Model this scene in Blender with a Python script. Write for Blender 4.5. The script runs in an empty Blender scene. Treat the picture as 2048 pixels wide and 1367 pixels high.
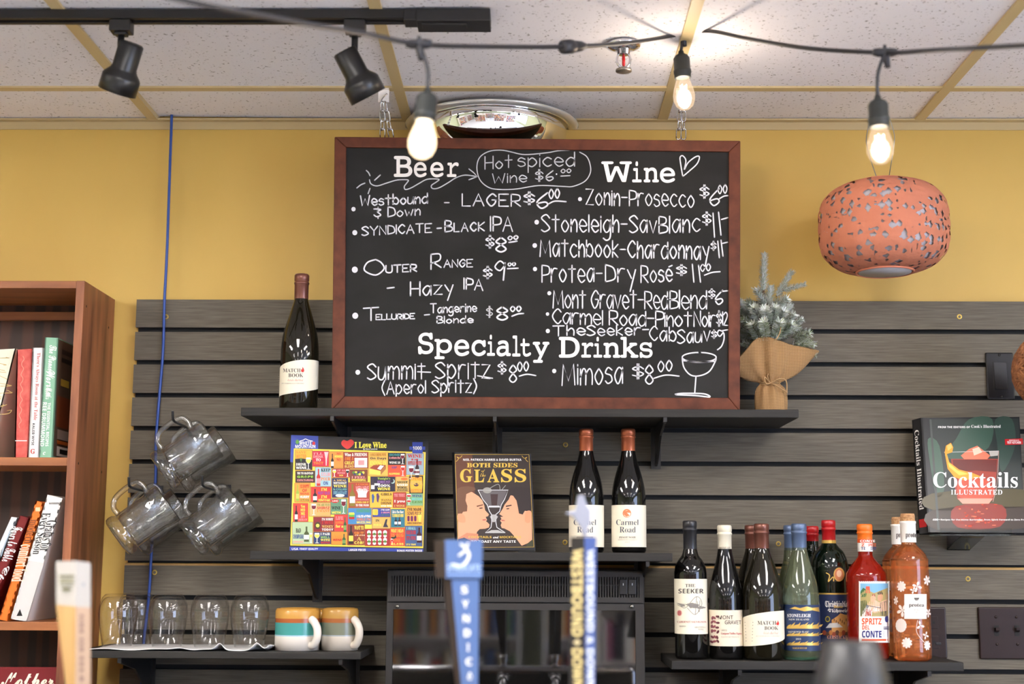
import bpy, math, random
from mathutils import Vector, Matrix
from mathutils.geometry import tessellate_polygon
S = bpy.context.scene
COL = S.collection
PI = math.pi
random.seed(7)

# ------------------------------------------------------------------ camera
F = 2844.4                                   # 50 mm on a 36 mm wide sensor, 2048 px wide frame
D0, ZC = 3.30, 1.50                          # camera to back wall, camera height
yaw, pit, rol = [math.radians(a) for a in (0.84, 8.70, 0.29)]
cy, sy, cp, sp = math.cos(yaw), math.sin(yaw), math.cos(pit), math.sin(pit)
fw = Vector((-sy*cp, cy*cp, sp)); rt = Vector((cy, sy, 0)); up = rt.cross(fw)
r2 = rt*math.cos(rol)+up*math.sin(rol); u2 = -rt*math.sin(rol)+up*math.cos(rol)
CAM = Vector((0, -D0, ZC))
cam = bpy.data.cameras.new('camera'); co = bpy.data.objects.new('camera', cam); COL.objects.link(co)
co.matrix_world = Matrix.Translation(CAM) @ Matrix((r2, u2, -fw)).transposed().to_4x4()
cam.sensor_width = 36; cam.lens = 50; cam.clip_start = .05
cam.dof.use_dof = True; cam.dof.focus_distance = 3.17; cam.dof.aperture_fstop = 2.5
S.camera = co
# ------------------------------------------------------------------ world, exposure
S.view_settings.view_transform = 'Standard'; S.view_settings.look = 'None'
S.view_settings.gamma = 1; S.view_settings.use_curve_mapping = False
S.view_settings.exposure = 0.62
wd = bpy.data.worlds.new('daylight'); S.world = wd; wd.use_nodes = True
bg = wd.node_tree.nodes['Background']; bg.inputs[0].default_value = (.55, .68, 1, 1); bg.inputs[1].default_value = 8.5
TROFFER, BULB = 17, 1.7
S.cycles.use_denoising = True
S.cycles.max_bounces = 14; S.cycles.transmission_bounces = 12; S.cycles.transparent_max_bounces = 16
S.cycles.caustics_reflective = False; S.cycles.caustics_refractive = False; S.cycles.sample_clamp_indirect = 6

# ------------------------------------------------------------------ pixel rays (2048 x 1367)
def ray(px, py):
    d = r2*((px-1024)/F)-u2*((py-683.5)/F)+fw
    return d.normalized()
def W(px, py, Y):
    d = ray(px, py); return CAM+d*((Y+D0)/d.y)
def WZ(px, py, Z):
    d = ray(px, py); return CAM+d*((Z-ZC)/d.z)
def mm(px, Y): return px*(D0+Y)/F            # pixels at depth Y to metres
class Plane:
    def __init__(s, p, n): s.p = Vector(p); s.n = Vector(n).normalized()
    def __call__(s, x, y, lift=0):
        d = ray(x, y); p = s.p+s.n*lift
        return CAM+d*((p-CAM).dot(s.n)/d.dot(s.n))
class Cyl:                                   # upright cylinder
    def __init__(s, cx, cy, R): s.c = (cx, cy); s.R = R
    def __call__(s, x, y, lift=0):
        d = ray(x, y); ox, oy = CAM.x-s.c[0], CAM.y-s.c[1]; R = s.R+lift
        a = d.x*d.x+d.y*d.y; b = ox*d.x+oy*d.y; c = ox*ox+oy*oy-R*R
        q = max(b*b-a*c, 0); return CAM+d*((-b-math.sqrt(q))/a)

# ------------------------------------------------------------------ materials
def lin(c):
    return tuple(((v/255)/12.92 if v/255 <= .04045 else ((v/255+.055)/1.055)**2.4) for v in c)
MATS = {}
def mat(name, rgb, rough=.6, metal=0, **k):
    if name in MATS: return MATS[name]
    m = bpy.data.materials.new(name); m.use_nodes = True; MATS[name] = m
    b = m.node_tree.nodes['Principled BSDF']
    b.inputs['Base Color'].default_value = (*lin(rgb), 1); b.inputs['Roughness'].default_value = rough
    b.inputs['Metallic'].default_value = metal
    for kk, v in k.items(): b.inputs[kk.replace('_', ' ')].default_value = v
    return m
def glow(name, rgb, st):
    m = bpy.data.materials.new(name); m.use_nodes = True; MATS[name] = m
    b = m.node_tree.nodes['Principled BSDF']; b.inputs['Base Color'].default_value = (*lin(rgb), 1)
    b.inputs['Emission Color'].default_value = (*lin(rgb), 1); b.inputs['Emission Strength'].default_value = st
    return m
def tex(m, kind='noise', scale=(1, 1, 1), c1=None, c2=None, lo=.3, hi=.7, detail=6, s=1, bump=0, bdist=.002, extra=None):
    nt = m.node_tree; N = nt.nodes; b = N['Principled BSDF']
    tc = N.new('ShaderNodeTexCoord'); mp = N.new('ShaderNodeMapping'); mp.inputs['Scale'].default_value = scale
    nt.links.new(tc.outputs['Object'], mp.inputs['Vector'])
    if kind == 'noise':
        t = N.new('ShaderNodeTexNoise'); t.inputs['Scale'].default_value = s; t.inputs['Detail'].default_value = detail
        out = t.outputs['Fac']
    elif kind == 'voronoi':
        t = N.new('ShaderNodeTexVoronoi'); t.inputs['Scale'].default_value = s; out = t.outputs['Distance']
    else:
        t = N.new('ShaderNodeTexWave'); t.inputs['Scale'].default_value = s; t.inputs['Distortion'].default_value = 8
        t.inputs['Detail'].default_value = 3; out = t.outputs['Fac']
    nt.links.new(mp.outputs['Vector'], t.inputs['Vector'])
    r = N.new('ShaderNodeValToRGB'); r.color_ramp.elements[0].position = lo; r.color_ramp.elements[1].position = hi
    nt.links.new(out, r.inputs['Fac'])
    if c1:
        r.color_ramp.elements[0].color = (*lin(c1), 1); r.color_ramp.elements[1].color = (*lin(c2), 1)
        nt.links.new(r.outputs['Color'], b.inputs['Base Color'])
    if bump:
        bp = N.new('ShaderNodeBump'); bp.inputs['Strength'].default_value = bump; bp.inputs['Distance'].default_value = bdist
        nt.links.new(out, bp.inputs['Height']); nt.links.new(bp.outputs['Normal'], b.inputs['Normal'])
    return m
def flat(rgb, rough=.55):
    return mat('paint_%02x%02x%02x_%d' % (*rgb, int(rough*100)), rgb, rough, Specular_IOR_Level=.3)
wall_m = tex(mat('yellow_wall_paint', (206, 168, 80), .55), scale=(1, 1, .6), s=3, c1=(202, 165, 80), c2=(212, 175, 90), bump=.05)
tile_m = mat('acoustic_tile', (214, 206, 200), .95)
tex(tile_m, 'noise', s=150, detail=2, c1=(140, 132, 128), c2=(238, 235, 238), lo=.27, hi=.37, bump=.25, bdist=.002)
grid_m = mat('beige_grid', (196, 174, 128), .5)
slat_m = tex(mat('charcoal_woodgrain', (90, 84, 78), .6, Specular_IOR_Level=.3), scale=(5, 20, 120), s=2.6, c1=(75, 69, 59), c2=(113, 105, 91), lo=.2, hi=.8, detail=10, bump=.15, bdist=.001)
slatdark_m = mat('slot_black', (22, 21, 21), .8)
mdf_m = mat('raw_board_edge', (176, 138, 84), .8)
shelf_m = tex(mat('charcoal_shelf', (50, 47, 44), .6, Specular_IOR_Level=.3), scale=(3, 60, 60), s=2, c1=(30, 28, 27), c2=(44, 42, 39))
frame_m = tex(mat('walnut_frame', (104, 58, 38), .6, Specular_IOR_Level=.3), scale=(5, 5, 5), s=6, c1=(74, 35, 21), c2=(106, 55, 34), detail=8)
board_m = tex(mat('blackboard', (30, 29, 28), .75, Specular_IOR_Level=.25), scale=(3, 3, 5), s=1.6, c1=(30, 29, 27), c2=(46, 45, 44), lo=.4, hi=.8, detail=7)
chalk_m = mat('chalk', (222, 222, 226), .9)
chalk2_m = mat('chalk_soft', (196, 197, 200), .9)
white_m = mat('white_lettering', (250, 244, 236), .7)
wood_m = tex(mat('stained_pine', (168, 104, 60), .45), scale=(14, 14, 1.6), s=2.2, c1=(92, 48, 30), c2=(158, 96, 60), lo=.32, hi=.68, detail=8)
woodh_m = tex(mat('stained_pine_across', (168, 104, 60), .45), scale=(1.6, 14, 14), s=2.2, c1=(118, 64, 34), c2=(172, 108, 60), lo=.25, hi=.75, detail=8)
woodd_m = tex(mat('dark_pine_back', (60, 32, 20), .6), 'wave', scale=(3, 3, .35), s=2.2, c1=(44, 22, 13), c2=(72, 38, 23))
black_m = mat('black_metal', (20, 20, 21), .35)
blackp_m = mat('black_plastic', (26, 25, 25), .45)
rail_m = mat('black_rail', (22, 20, 19), .5)
cord_m = mat('black_rubber', (32, 32, 37), .5)
blue_m = mat('blue_cable_jacket', (38, 74, 150), .45)
chrome_m = mat('chrome', (220, 220, 224), .12, 1)
mirror_m = mat('mirror', (240, 240, 242), .02, 1)
gold_m = mat('brass', (190, 160, 80), .35, .8)
def schlick(nt, n):
    w = nt.nodes.new('ShaderNodeLayerWeight'); w.inputs['Blend'].default_value = .5; p = nt.nodes.new('ShaderNodeMath'); p.operation = 'POWER'; p.inputs[1].default_value = 5
    k = ((n-1)/(n+1))**2; q = nt.nodes.new('ShaderNodeMath'); q.operation = 'MULTIPLY_ADD'; q.inputs[1].default_value = 1-k; q.inputs[2].default_value = k
    nt.links.new(w.outputs['Facing'], p.inputs[0]); nt.links.new(p.outputs[0], q.inputs[0]); return q
def glassy(name, tint, refr, diff, dcol=None, ior=1.4, gl=1.5):
    # clear or tinted glass: straight-through light, bent light, a little body colour and a mirror-like skin
    m = bpy.data.materials.new(name); m.use_nodes = True; MATS[name] = m; nt = m.node_tree; N = nt.nodes; N.remove(N['Principled BSDF']); L = nt.links
    t = N.new('ShaderNodeBsdfTransparent'); t.inputs[0].default_value = (*lin(tint), 1)
    r = N.new('ShaderNodeBsdfGlass'); r.inputs['Color'].default_value = (*lin(tint), 1); r.inputs['IOR'].default_value = ior; r.inputs['Roughness'].default_value = 0
    d = N.new('ShaderNodeBsdfDiffuse'); d.inputs[0].default_value = (*lin(dcol or tint), 1); g = N.new('ShaderNodeBsdfGlossy'); g.inputs['Roughness'].default_value = .015
    a, b, c = [N.new('ShaderNodeMixShader') for _ in range(3)]; f = schlick(nt, gl)
    a.inputs[0].default_value = refr; L.new(t.outputs[0], a.inputs[1]); L.new(r.outputs[0], a.inputs[2])
    b.inputs[0].default_value = diff; L.new(a.outputs[0], b.inputs[1]); L.new(d.outputs[0], b.inputs[2])
    L.new(f.outputs[0], c.inputs[0]); L.new(b.outputs[0], c.inputs[1]); L.new(g.outputs[0], c.inputs[2]); L.new(c.outputs[0], N['Material Output'].inputs[0])
    return m
glass_m = glassy('stein_glass', (253, 254, 253), .28, .0, ior=1.4, gl=1.75); thin_m = glassy('thin_glass', (250, 250, 250), .0, .0, gl=1.5)
acryl_m = mat('clear_acrylic', (235, 240, 240), .05, Transmission_Weight=1, IOR=1.3)
brownplate_m = mat('brown_plate', (40, 27, 24), .3, Specular_IOR_Level=.3)
blackplate_m = mat('black_plate', (28, 25, 24), .22, Specular_IOR_Level=.3)

# ------------------------------------------------------------------ mesh builder
STY = {'bold': (0x1D400, 0x1D7CE), 'ital': (0x1D468, None), 'script': (0x1D4D0, None), 'frak': (0x1D56C, None), 'sansb': (0x1D5D4, 0x1D7EC), 'type': (0x1D670, 0x1D7F6), 'sans': (0x1D5A0, 0x1D7E2)}
def restyle(s, st):
    if st not in STY: return s
    U, Dg = STY[st]; r = ''
    for ch in s:
        if 'A' <= ch <= 'Z': r += chr(U+ord(ch)-65)
        elif 'a' <= ch <= 'z': r += chr(U+26+ord(ch)-97)
        elif ch.isdigit() and Dg: r += chr(Dg+ord(ch)-48)
        else: r += ch
    return r
TC = {}
TS = bpy.data.scenes.new('lettering')
def glyphs(s, st, off=0, spc=1):
    k = (s, st, off, spc)
    if k not in TC:
        o = TS.collection.objects[0] if len(TS.collection.objects) else bpy.data.objects.new('t', bpy.data.curves.new('t', 'FONT'))
        if not len(TS.collection.objects): TS.collection.objects.link(o)
        c = o.data; c.body = restyle(s, st); c.resolution_u = 3; c.offset = off; c.space_character = spc
        vl = TS.view_layers[0]; vl.update(); dg = vl.depsgraph; e = o.evaluated_get(dg); m = e.to_mesh()
        vs = [(v.co.x, v.co.y) for v in m.vertices]; fs = [tuple(p.vertices) for p in m.polygons]
        e.to_mesh_clear()
        xs = [v[0] for v in vs]; ys = [v[1] for v in vs]
        TC[k] = (vs, fs, (min(xs), min(ys), max(xs), max(ys)))
    return TC[k]
def smooth_line(p, n=5, closed=False):
    if len(p) < 3: return list(p)
    out = []; L = len(p); rng = range(L if closed else L-1)
    for i in rng:
        g = (lambda j: p[j % L]) if closed else (lambda j: p[min(max(j, 0), L-1)])
        a, b, c, d = g(i-1), g(i), g(i+1), g(i+2)
        for k in range(n):
            t = k/n; t2 = t*t; t3 = t2*t
            out.append(tuple(.5*((2*b[q])+(c[q]-a[q])*t+(2*a[q]-5*b[q]+4*c[q]-d[q])*t2+(3*b[q]-a[q]-3*c[q]+d[q])*t3) for q in range(len(b))))
    out.append(p[0] if closed else p[-1])
    return out
class MB:
    def __init__(s): s.v = []; s.f = []; s.mi = []; s.sm = []; s.ms = []
    def m(s, mt):
        if mt not in s.ms: s.ms.append(mt)
        return s.ms.index(mt)
    def add(s, vs, fs, mt, smooth=False):
        o = len(s.v); s.v += [Vector(v) for v in vs]; k = s.m(mt)
        for f in fs: s.f.append(tuple(i+o for i in f)); s.mi.append(k); s.sm.append(smooth)
        return s
    def box(s, a, b, mt, M=None):
        (x0, y0, z0), (x1, y1, z1) = a, b
        x0, x1 = min(x0, x1), max(x0, x1); y0, y1 = min(y0, y1), max(y0, y1); z0, z1 = min(z0, z1), max(z0, z1)
        vs = [(x, y, z) for x in (x0, x1) for y in (y0, y1) for z in (z0, z1)]
        if M: vs = [M @ Vector(v) for v in vs]
        return s.add(vs, [(0, 1, 3, 2), (4, 6, 7, 5), (0, 4, 5, 1), (2, 3, 7, 6), (0, 2, 6, 4), (1, 5, 7, 3)], mt)
    def hexa(s, p, mt):       # p: front TL TR BR BL, back TL TR BR BL
        return s.add(p, [(0, 3, 2, 1), (4, 5, 6, 7), (0, 1, 5, 4), (1, 2, 6, 5), (2, 3, 7, 6), (3, 0, 4, 7)], mt)
    def lathe(s, prof, mt, c=(0, 0, 0), n=32, M=None, a0=0, a1=2*PI, mats=None, smooth=True):
        full = abs(a1-a0-2*PI) < 1e-6; cnt = n if full else n+1; vs = []
        for r, z in prof:
            for i in range(cnt):
                a = a0+(a1-a0)*i/n; vs.append((r*math.cos(a), r*math.sin(a), z))
        vs = [Vector(v) for v in vs]
        if M: vs = [M @ v for v in vs]
        vs = [v+Vector(c) for v in vs]; o = len(s.v); s.v += vs
        for j in range(len(prof)-1):
            k = s.m(mats[j] if mats else mt)
            for i in range(n):
                i2 = (i+1) % cnt; q = [o+j*cnt+i, o+j*cnt+i2, o+(j+1)*cnt+i2, o+(j+1)*cnt+i]
                if prof[j][0] == 0: q = [q[0], q[2], q[3]]
                elif prof[j+1][0] == 0: q = [q[0], q[1], q[2]]
                s.f.append(tuple(q)); s.mi.append(k); s.sm.append(smooth)
        return s
    def tube(s, pts, r, mt, n=10, caps=True, closed=False):
        pts = [Vector(p) for p in pts]; L = len(pts); rs = r if isinstance(r, (list, tuple)) else [r]*L
        o = len(s.v); k = s.m(mt); nrm = None
        for i, p in enumerate(pts):
            t = (pts[(i+1) % L]-pts[i-1]) if closed else (pts[min(i+1, L-1)]-pts[max(i-1, 0)])
            t.normalize()
            if nrm is None: nrm = t.orthogonal().normalized()
            nrm = (nrm-t*nrm.dot(t)).normalized(); bn = t.cross(nrm)
            for q in range(n):
                a = 2*PI*q/n; s.v.append(p+(nrm*math.cos(a)+bn*math.sin(a))*rs[i])
        for i in range(L if closed else L-1):
            for q in range(n):
                i2 = (i+1) % L
                s.f.append((o+i*n+q, o+i*n+(q+1) % n, o+i2*n+(q+1) % n, o+i2*n+q)); s.mi.append(k); s.sm.append(True)
        if caps and not closed:
            s.f.append(tuple(o+q for q in reversed(range(n)))); s.mi.append(k); s.sm.append(False)
            s.f.append(tuple(o+(L-1)*n+q for q in range(n))); s.mi.append(k); s.sm.append(False)
        return s
    # ---- marks on a surface: all points are photo pixels cast onto the surface
    def poly(s, pts, mt, sf, lift=.0003):
        tri = tessellate_polygon([[Vector((x, y, 0)) for x, y in pts]])
        if isinstance(sf, Cyl):              # keep wide shapes curved with the bottle
            st = [tuple(tuple(pts[i]) for i in t) for t in tri]; vs = []; fs = []
            while st:
                t = st.pop(); e = max(range(3), key=lambda i: abs(t[i][0]-t[(i+1) % 3][0])); a, b, c = t[e], t[(e+1) % 3], t[(e+2) % 3]
                if abs(a[0]-b[0]) > 4: q = ((a[0]+b[0])/2, (a[1]+b[1])/2); st += [(a, q, c), (q, b, c)]
                else: fs.append((len(vs), len(vs)+1, len(vs)+2)); vs += [sf(*p, lift) for p in (a, b, c)]
            return s.add(vs, fs, mt)
        return s.add([sf(x, y, lift) for x, y in pts], [tuple(t) for t in tri], mt)
    def rect(s, x0, y0, x1, y1, mt, sf, lift=.0003, n=1):
        vs = []
        for i in range(n+1):
            x = x0+(x1-x0)*i/n; vs += [sf(x, y0, lift), sf(x, y1, lift)]
        return s.add(vs, [(2*i, 2*i+1, 2*i+3, 2*i+2) for i in range(n)], mt)
    def disc(s, x, y, rx, ry, mt, sf, lift=.0003, n=18):
        return s.poly([(x+rx*math.cos(2*PI*i/n), y+ry*math.sin(2*PI*i/n)) for i in range(n)], mt, sf, lift)
    def line(s, pts, w, mt, sf, lift=.0003, smooth=True, closed=False):
        p = smooth_line(pts, 5, closed) if smooth else list(pts); h = w/2; out = []; L = len(p); Lf = []; Rt = []
        for i in range(L):
            a = p[max(i-1, 0)]; b = p[min(i+1, L-1)]; dx, dy = b[0]-a[0], b[1]-a[1]; l = math.hypot(dx, dy) or 1
            Lf.append((p[i][0]-dy/l*h, p[i][1]+dx/l*h)); Rt.append((p[i][0]+dy/l*h, p[i][1]-dx/l*h))
        vs = []
        for a, b in zip(Lf, Rt): vs += [sf(*a, lift), sf(*b, lift)]
        s.add(vs, [(2*i, 2*i+1, 2*i+3, 2*i+2) for i in range(L-1)], mt)
        for q in (p[0], p[-1]): s.disc(q[0], q[1], h, h, mt, sf, lift, 8)
        return s
    def text(s, t, st, box, mt, sf, lift=.0006, off=0, rot=0, spc=1, skew=0):
        # box = x0, ytop, x1, ybottom of the inked letters, in pixels; rot 90: reads downwards, -90: upwards
        vs, fs, (a, b, c, d) = glyphs(t, st, off, spc); x0, y0, x1, y1 = box; out = []
        for x, y in vs:
            u = (x-a)/max(c-a, 1e-6); v = (y-b)/max(d-b, 1e-6)
            if rot == 0: q = (x0+u*(x1-x0), y1+v*(y0-y1)+skew*u)
            elif rot == 90: q = (x0+v*(x1-x0)+skew*(u-.5), y0+u*(y1-y0))
            else: q = (x1-v*(x1-x0)+skew*(u-.5), y1-u*(y1-y0))
            out.append(sf(*q, lift))
        return s.add(out, fs, mt)
    def obj(s, name, parent=None, bevel=0, fixn=False, seg=2):
        me = bpy.data.meshes.new(name); off = Vector((0, 0, 0))
        q = parent
        while q: off += q.location; q = q.parent
        me.from_pydata([v-off for v in s.v], [], s.f)
        for mt in s.ms: me.materials.append(mt)
        me.polygons.foreach_set('material_index', s.mi); me.polygons.foreach_set('use_smooth', s.sm); me.update()
        if fixn:
            import bmesh
            bm = bmesh.new(); bm.from_mesh(me); bmesh.ops.remove_doubles(bm, verts=bm.verts, dist=1e-6)
            bmesh.ops.recalc_face_normals(bm, faces=bm.faces); bm.to_mesh(me); bm.free()
        o = bpy.data.objects.new(name, me); COL.objects.link(o)
        if parent: o.parent = parent
        if bevel:
            b = o.modifiers.new('edge', 'BEVEL'); b.width = bevel; b.segments = seg; b.limit_method = 'ANGLE'; b.angle_limit = .7
        return o
def tag(o, label, cat, group=None):
    o['label'] = label; o['category'] = cat
    if group: o['group'] = group
    return o
def thing(name, loc, label, cat, group=None):
    o = bpy.data.objects.new(name, None); COL.objects.link(o); o.location = loc; o.empty_display_size = .05
    return tag(o, label, cat, group)
def struct(o): o['kind'] = 'structure'; return o
def copy_tree(o, parent=None):
    c = o.copy(); COL.objects.link(c); c.parent = parent
    for ch in o.children: copy_tree(ch, c)
    return c

# ------------------------------------------------------------------ room shell
ZCEIL = 2.54
XL, XR, YB = -4.2, 4.2, -9.0
struct(MB().box((XL, 0, 0), (XR, .1, ZCEIL+.1), wall_m).obj('wall_back'))
green_m = mat('olive_wall_paint', (182, 186, 150), .7)
struct(MB().box((XL-.1, YB, 0), (XL, .1, ZCEIL+.1), green_m).obj('wall_left'))
struct(MB().box((XL, YB-.1, 0), (XR, YB, ZCEIL+.1), green_m).obj('wall_rear'))
w = MB()                                     # right wall with the shop window opening
WY0, WY1, WZ0, WZ1 = -7.6, -3.0, .5, 2.3
w.box((XR, WY1, 0), (XR+.1, .1, ZCEIL+.1), green_m).box((XR, YB, 0), (XR+.1, WY0, ZCEIL+.1), green_m)
w.box((XR, WY0, 0), (XR+.1, WY1, WZ0), green_m).box((XR, WY0, WZ1), (XR+.1, WY1, ZCEIL+.1), green_m)
struct(w.obj('wall_right'))
wf = MB(); fm = mat('window_frame_paint', (210, 208, 200), .5)
for k in range(5):
    y = WY0+(WY1-WY0)*k/4; wf.box((XR-.03, y-.03, WZ0), (XR+.05, y+.03, WZ1), fm)
for z in (WZ0, WZ1): wf.box((XR-.03, WY0-.05, z-.03), (XR+.05, WY1+.05, z+.03), fm)
struct(wf.obj('window_1'))
struct(MB().box((XL, YB, -.1), (XR, .1, 0), mat('floor_vinyl', (220, 222, 226), .9)).obj('floor'))
pl = bpy.data.lights.new('window_daylight', 'AREA'); pl.shape = 'RECTANGLE'; pl.size = WY1-WY0; pl.size_y = WZ1-WZ0; pl.cycles.is_portal = True
po = bpy.data.objects.new('window_daylight', pl); COL.objects.link(po); po.location = (XR+.12, (WY0+WY1)/2, (WZ0+WZ1)/2)
po.rotation_euler = (0, PI/2, 0); po.rotation_euler = Vector((-1, 0, 0)).to_track_quat('-Z', 'Z').to_euler()
# ceiling: lay-in tiles a little proud of a beige T grid
GX = -.9129; TX = .611; GY0 = -.239; TY = 1.22
c = MB(); g = MB(); xs = [GX+TX*k for k in range(-6, 9)]; ys = [0.0]+[GY0-TY*k for k in range(8)]
for i in range(len(xs)-1):
    for j in range(len(ys)-1):
        x0, x1 = max(xs[i], XL), min(xs[i+1], XR)
        c.box((x0+.010, ys[j+1]+.010, ZCEIL+.004), (x1-.010, ys[j]-.010, ZCEIL+.02), tile_m, Matrix.Translation((x1, 0, ZCEIL)) @ Matrix.Rotation(.010, 4, 'Y') @ Matrix.Translation((-x1, 0, -ZCEIL)) if j == 0 and i == 6 else None)
c.box((XL, YB, ZCEIL+.03), (XR, .1, ZCEIL+.1), tile_m)
ceil = struct(c.obj('ceiling'))
for x in xs[1:-1]: g.box((x-.012, YB, ZCEIL-.001), (x+.012, 0, ZCEIL+.03), grid_m)
for y in ys[1:]: g.box((XL, y-.012, ZCEIL-.0005), (XR, y+.012, ZCEIL+.03), grid_m)
go = g.obj('ceiling_grid', ceil)
struct(MB().box((XL, -.022, ZCEIL-.0015), (XR, 0, ZCEIL+.002), grid_m).box((XL, -.003, ZCEIL-.02), (XR, 0, ZCEIL), grid_m).obj('trim_1'))
# shop lighting further back in the room (seen only in reflections)
tr_ms = [glow('fluorescent_diffuser_%d' % q, (255, 250, 246), TROFFER*f) for q, f in enumerate((1.5, 1.3, 2.6))]
k = 0
for y in (-2.069, -4.509, -6.949):
    for ii in (-4, -1, 2, 5):
        x = GX+TX*(ii+1.5); t = thing('ceiling_light', (x, y, ZCEIL), 'lay-in fluorescent ceiling light of the shop, behind the viewer', 'ceiling light', 'fluorescent lights of the shop')
        MB().box((x-.30, y-.60, ZCEIL-.012), (x+.30, y+.60, ZCEIL-.004), white_m).obj('housing', t)
        hw_ = .055 if y > -3 else .022
        for q in (-.16, 0, .16): MB().box((x+q-hw_, y-.57, ZCEIL-.016), (x+q+hw_, y+.57, ZCEIL-.013), tr_ms[(2 if ii == -4 else 0) if y > -3 else 1]).obj('diffuser', t)

# ------------------------------------------------------------------ slatwall
YS = -.020                                    # slat face
ztop = (W(272, 597, YS).z+W(1990, 604, YS).z)/2
xleft = W(262, 850, YS).x; PIT = .0772
def slatwall(z_hi, n, name, label, mdf_top, screws):
    m = MB(); x0, x1 = xleft, 2.3
    for k in range(n):
        z1 = z_hi-k*PIT; z0 = z1-.0662
        m.box((x0, YS, z0), (x1, -.010, z1), slat_m)
        m.box((x0+.001, -.0095, z0+.006), (x1, -.0032, z1-.006), slatdark_m)
    if mdf_top: m.box((x0, YS+.002, z_hi-.0005), (x1, -.011, z_hi+.0042), mdf_m)
    m.box((x0+.002, -.003, z_hi-n*PIT+.006), (x1, -.0012, z_hi-.001), slatdark_m)
    o = tag(m.obj(name, bevel=0), label, 'wall panel', 'charcoal slatwall panels')
    for px, py in screws:
        p = W(px, py, YS); R = Matrix.Rotation(PI/2, 4, 'X')
        MB().lathe([(.0012, -.001), (.0045, .0005), (.0062, 0), (.0062, -.001)], gold_m, p, 14, R).obj('screw_cup', o)
slatwall(ztop, 8, 'slatboard', 'charcoal wood-grain slatwall panel below the yellow wall, running behind the menu board', False, [(1919, 633), (1131, 889), (1130, 1084), (1934, 1093), (1557, 1087), (332, 633)])
slatwall(ztop-8*PIT, 14, 'slatboard', 'charcoal wood-grain slatwall panel with a raw tan top edge, behind the heater and lower shelves', True, [(1936, 1157), (1557, 1152), (309, 1144)])

# ------------------------------------------------------------------ blue cable
cb = MB()
pts = [W(344, 236, -.02), W(343, 243, -.024), W(340, 330, -.026), W(334, 500, -.027), W(329, 600, -.029), W(326, 700, -.029), W(318, 800, -.030), W(312, 880, -.030), W(311, 960, -.030), W(303, 1100, -.030), W(297, 1200, -.030), W(286, 1300, -.030), W(283, 1420, -.030), W(283, 1700, -.030)]
pts[0].z = ZCEIL+.01; pts[0].y = -.024; pts[1].z = ZCEIL-.006
tag(cb.tube(smooth_line([tuple(p) for p in pts], 6), .0033, blue_m, 10).obj('network_cable'), 'bright blue cable hanging from the ceiling edge down over the slatwall', 'cable')

# ------------------------------------------------------------------ shelves with brackets
def shelf(name, x0, x1, zt, d, th, label, brackets, blen=.0, bm=black_m):
    t = thing(name, ((x0+x1)/2, YS, zt), label, 'shelf', 'charcoal slatwall shelves')
    MB().box((x0, YS-.001-d, zt-th), (x1, YS-.001, zt), shelf_m).obj('board', t, bevel=.0015)
    for bx in brackets:
        b = MB(); y0 = YS-.001
        pts = [(y0, zt-th), (y0-d*.96, zt-th), (y0-d*.96, zt-th-.012), (y0-d*.55, zt-th-.030), (y0-.03, zt-th-.085), (y0, zt-th-.09)]
        vs = [(bx-.0025, *p) for p in pts]+[(bx+.0025, *p) for p in pts]; n = len(pts)
        b.add(vs, [tuple(range(n)), tuple(reversed(range(n, 2*n)))]+[(i, i+n, (i+1) % n+n, (i+1) % n) for i in range(n)], bm)
        b.box((bx-.011, y0-.004, zt-th-.095), (bx+.011, y0, zt-th-.002), bm).box((bx-.004, y0-d-.0035, zt-th-.010), (bx+.004, y0-d*.9, zt-th), bm)
        b.obj('bracket', t)
    return t
UZ = (W(482, 813, -.26).z+W(1597, 820, -.26).z)/2
ux0, ux1 = W(482, 813, -.26).x, W(1597, 820, -.26).x
shelf('wall_shelf', ux0, ux1, UZ, .24, .018, 'long charcoal shelf carrying the menu board, a wine bottle and the fir tree', [W(672, 850, -.2).x, W(991, 850, -.2).x, W(1325, 850, -.2).x])
MZ = W(920, 1103, -.27).z
mx0, mx1 = W(500, 1100, -.27).x, W(1345, 1103, -.27).x
shelf('wall_shelf', mx0, mx1, MZ, .25, .018, 'charcoal shelf under the jigsaw box, the cover-out book and two red wine bottles', [W(612, 1130, -.2).x, W(1290, 1130, -.2).x])
LZ = W(450, 1302, -.27).z
lx0, lx1 = W(150, 1302, -.27).x, W(722, 1305, -.27).x
shelf('wall_shelf', lx0, lx1, LZ, .25, .015, 'charcoal shelf holding upturned glasses and pottery mugs below the hanging steins', [W(258, 1330, -.2).x, W(690, 1330, -.2).x])
RZ = W(1600, 1322, -.27).z
rx0, rx1 = W(1343, 1322, -.27).x, W(1927, 1323, -.27).x
shelf('wall_shelf', rx0, rx1, RZ, .25, .018, 'charcoal shelf lined with the row of assorted wine and spritz bottles', [W(1470, 1350, -.2).x, W(1840, 1350, -.2).x])

# ------------------------------------------------------------------ chalkboard menu
YB_ = -.205
a, b, c_, d = W(669, 273, YB_), W(1481, 281, YB_), W(1480, 816, YB_), W(663, 813, YB_)
ch = thing('chalkboard_menu', (0, YB_, UZ), 'large wood-framed blackboard listing beer, wine and specialty drinks in white chalk', 'menu board')
for p in (c_, d): p.z = UZ+.0005
bw = mm(25, YB_)
ia = W(692, 294, YB_); ib = W(1458, 303, YB_); ic = W(1457, 795, YB_); idd = W(689, 792, YB_)
O = [a, b, c_, d]; I = [ia, ib, ic, idd]; back = Vector((0, .022, 0))
for k, nm in enumerate(('top', 'right', 'bottom', 'left')):
    p, q, r, s_ = O[k], O[(k+1) % 4], I[(k+1) % 4], I[k]
    rr = MB().hexa([p, q, r, s_, p+back, q+back, r+back, s_+back], frame_m)
    rr.obj('frame_rail', ch, bevel=.002, fixn=True)
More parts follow.
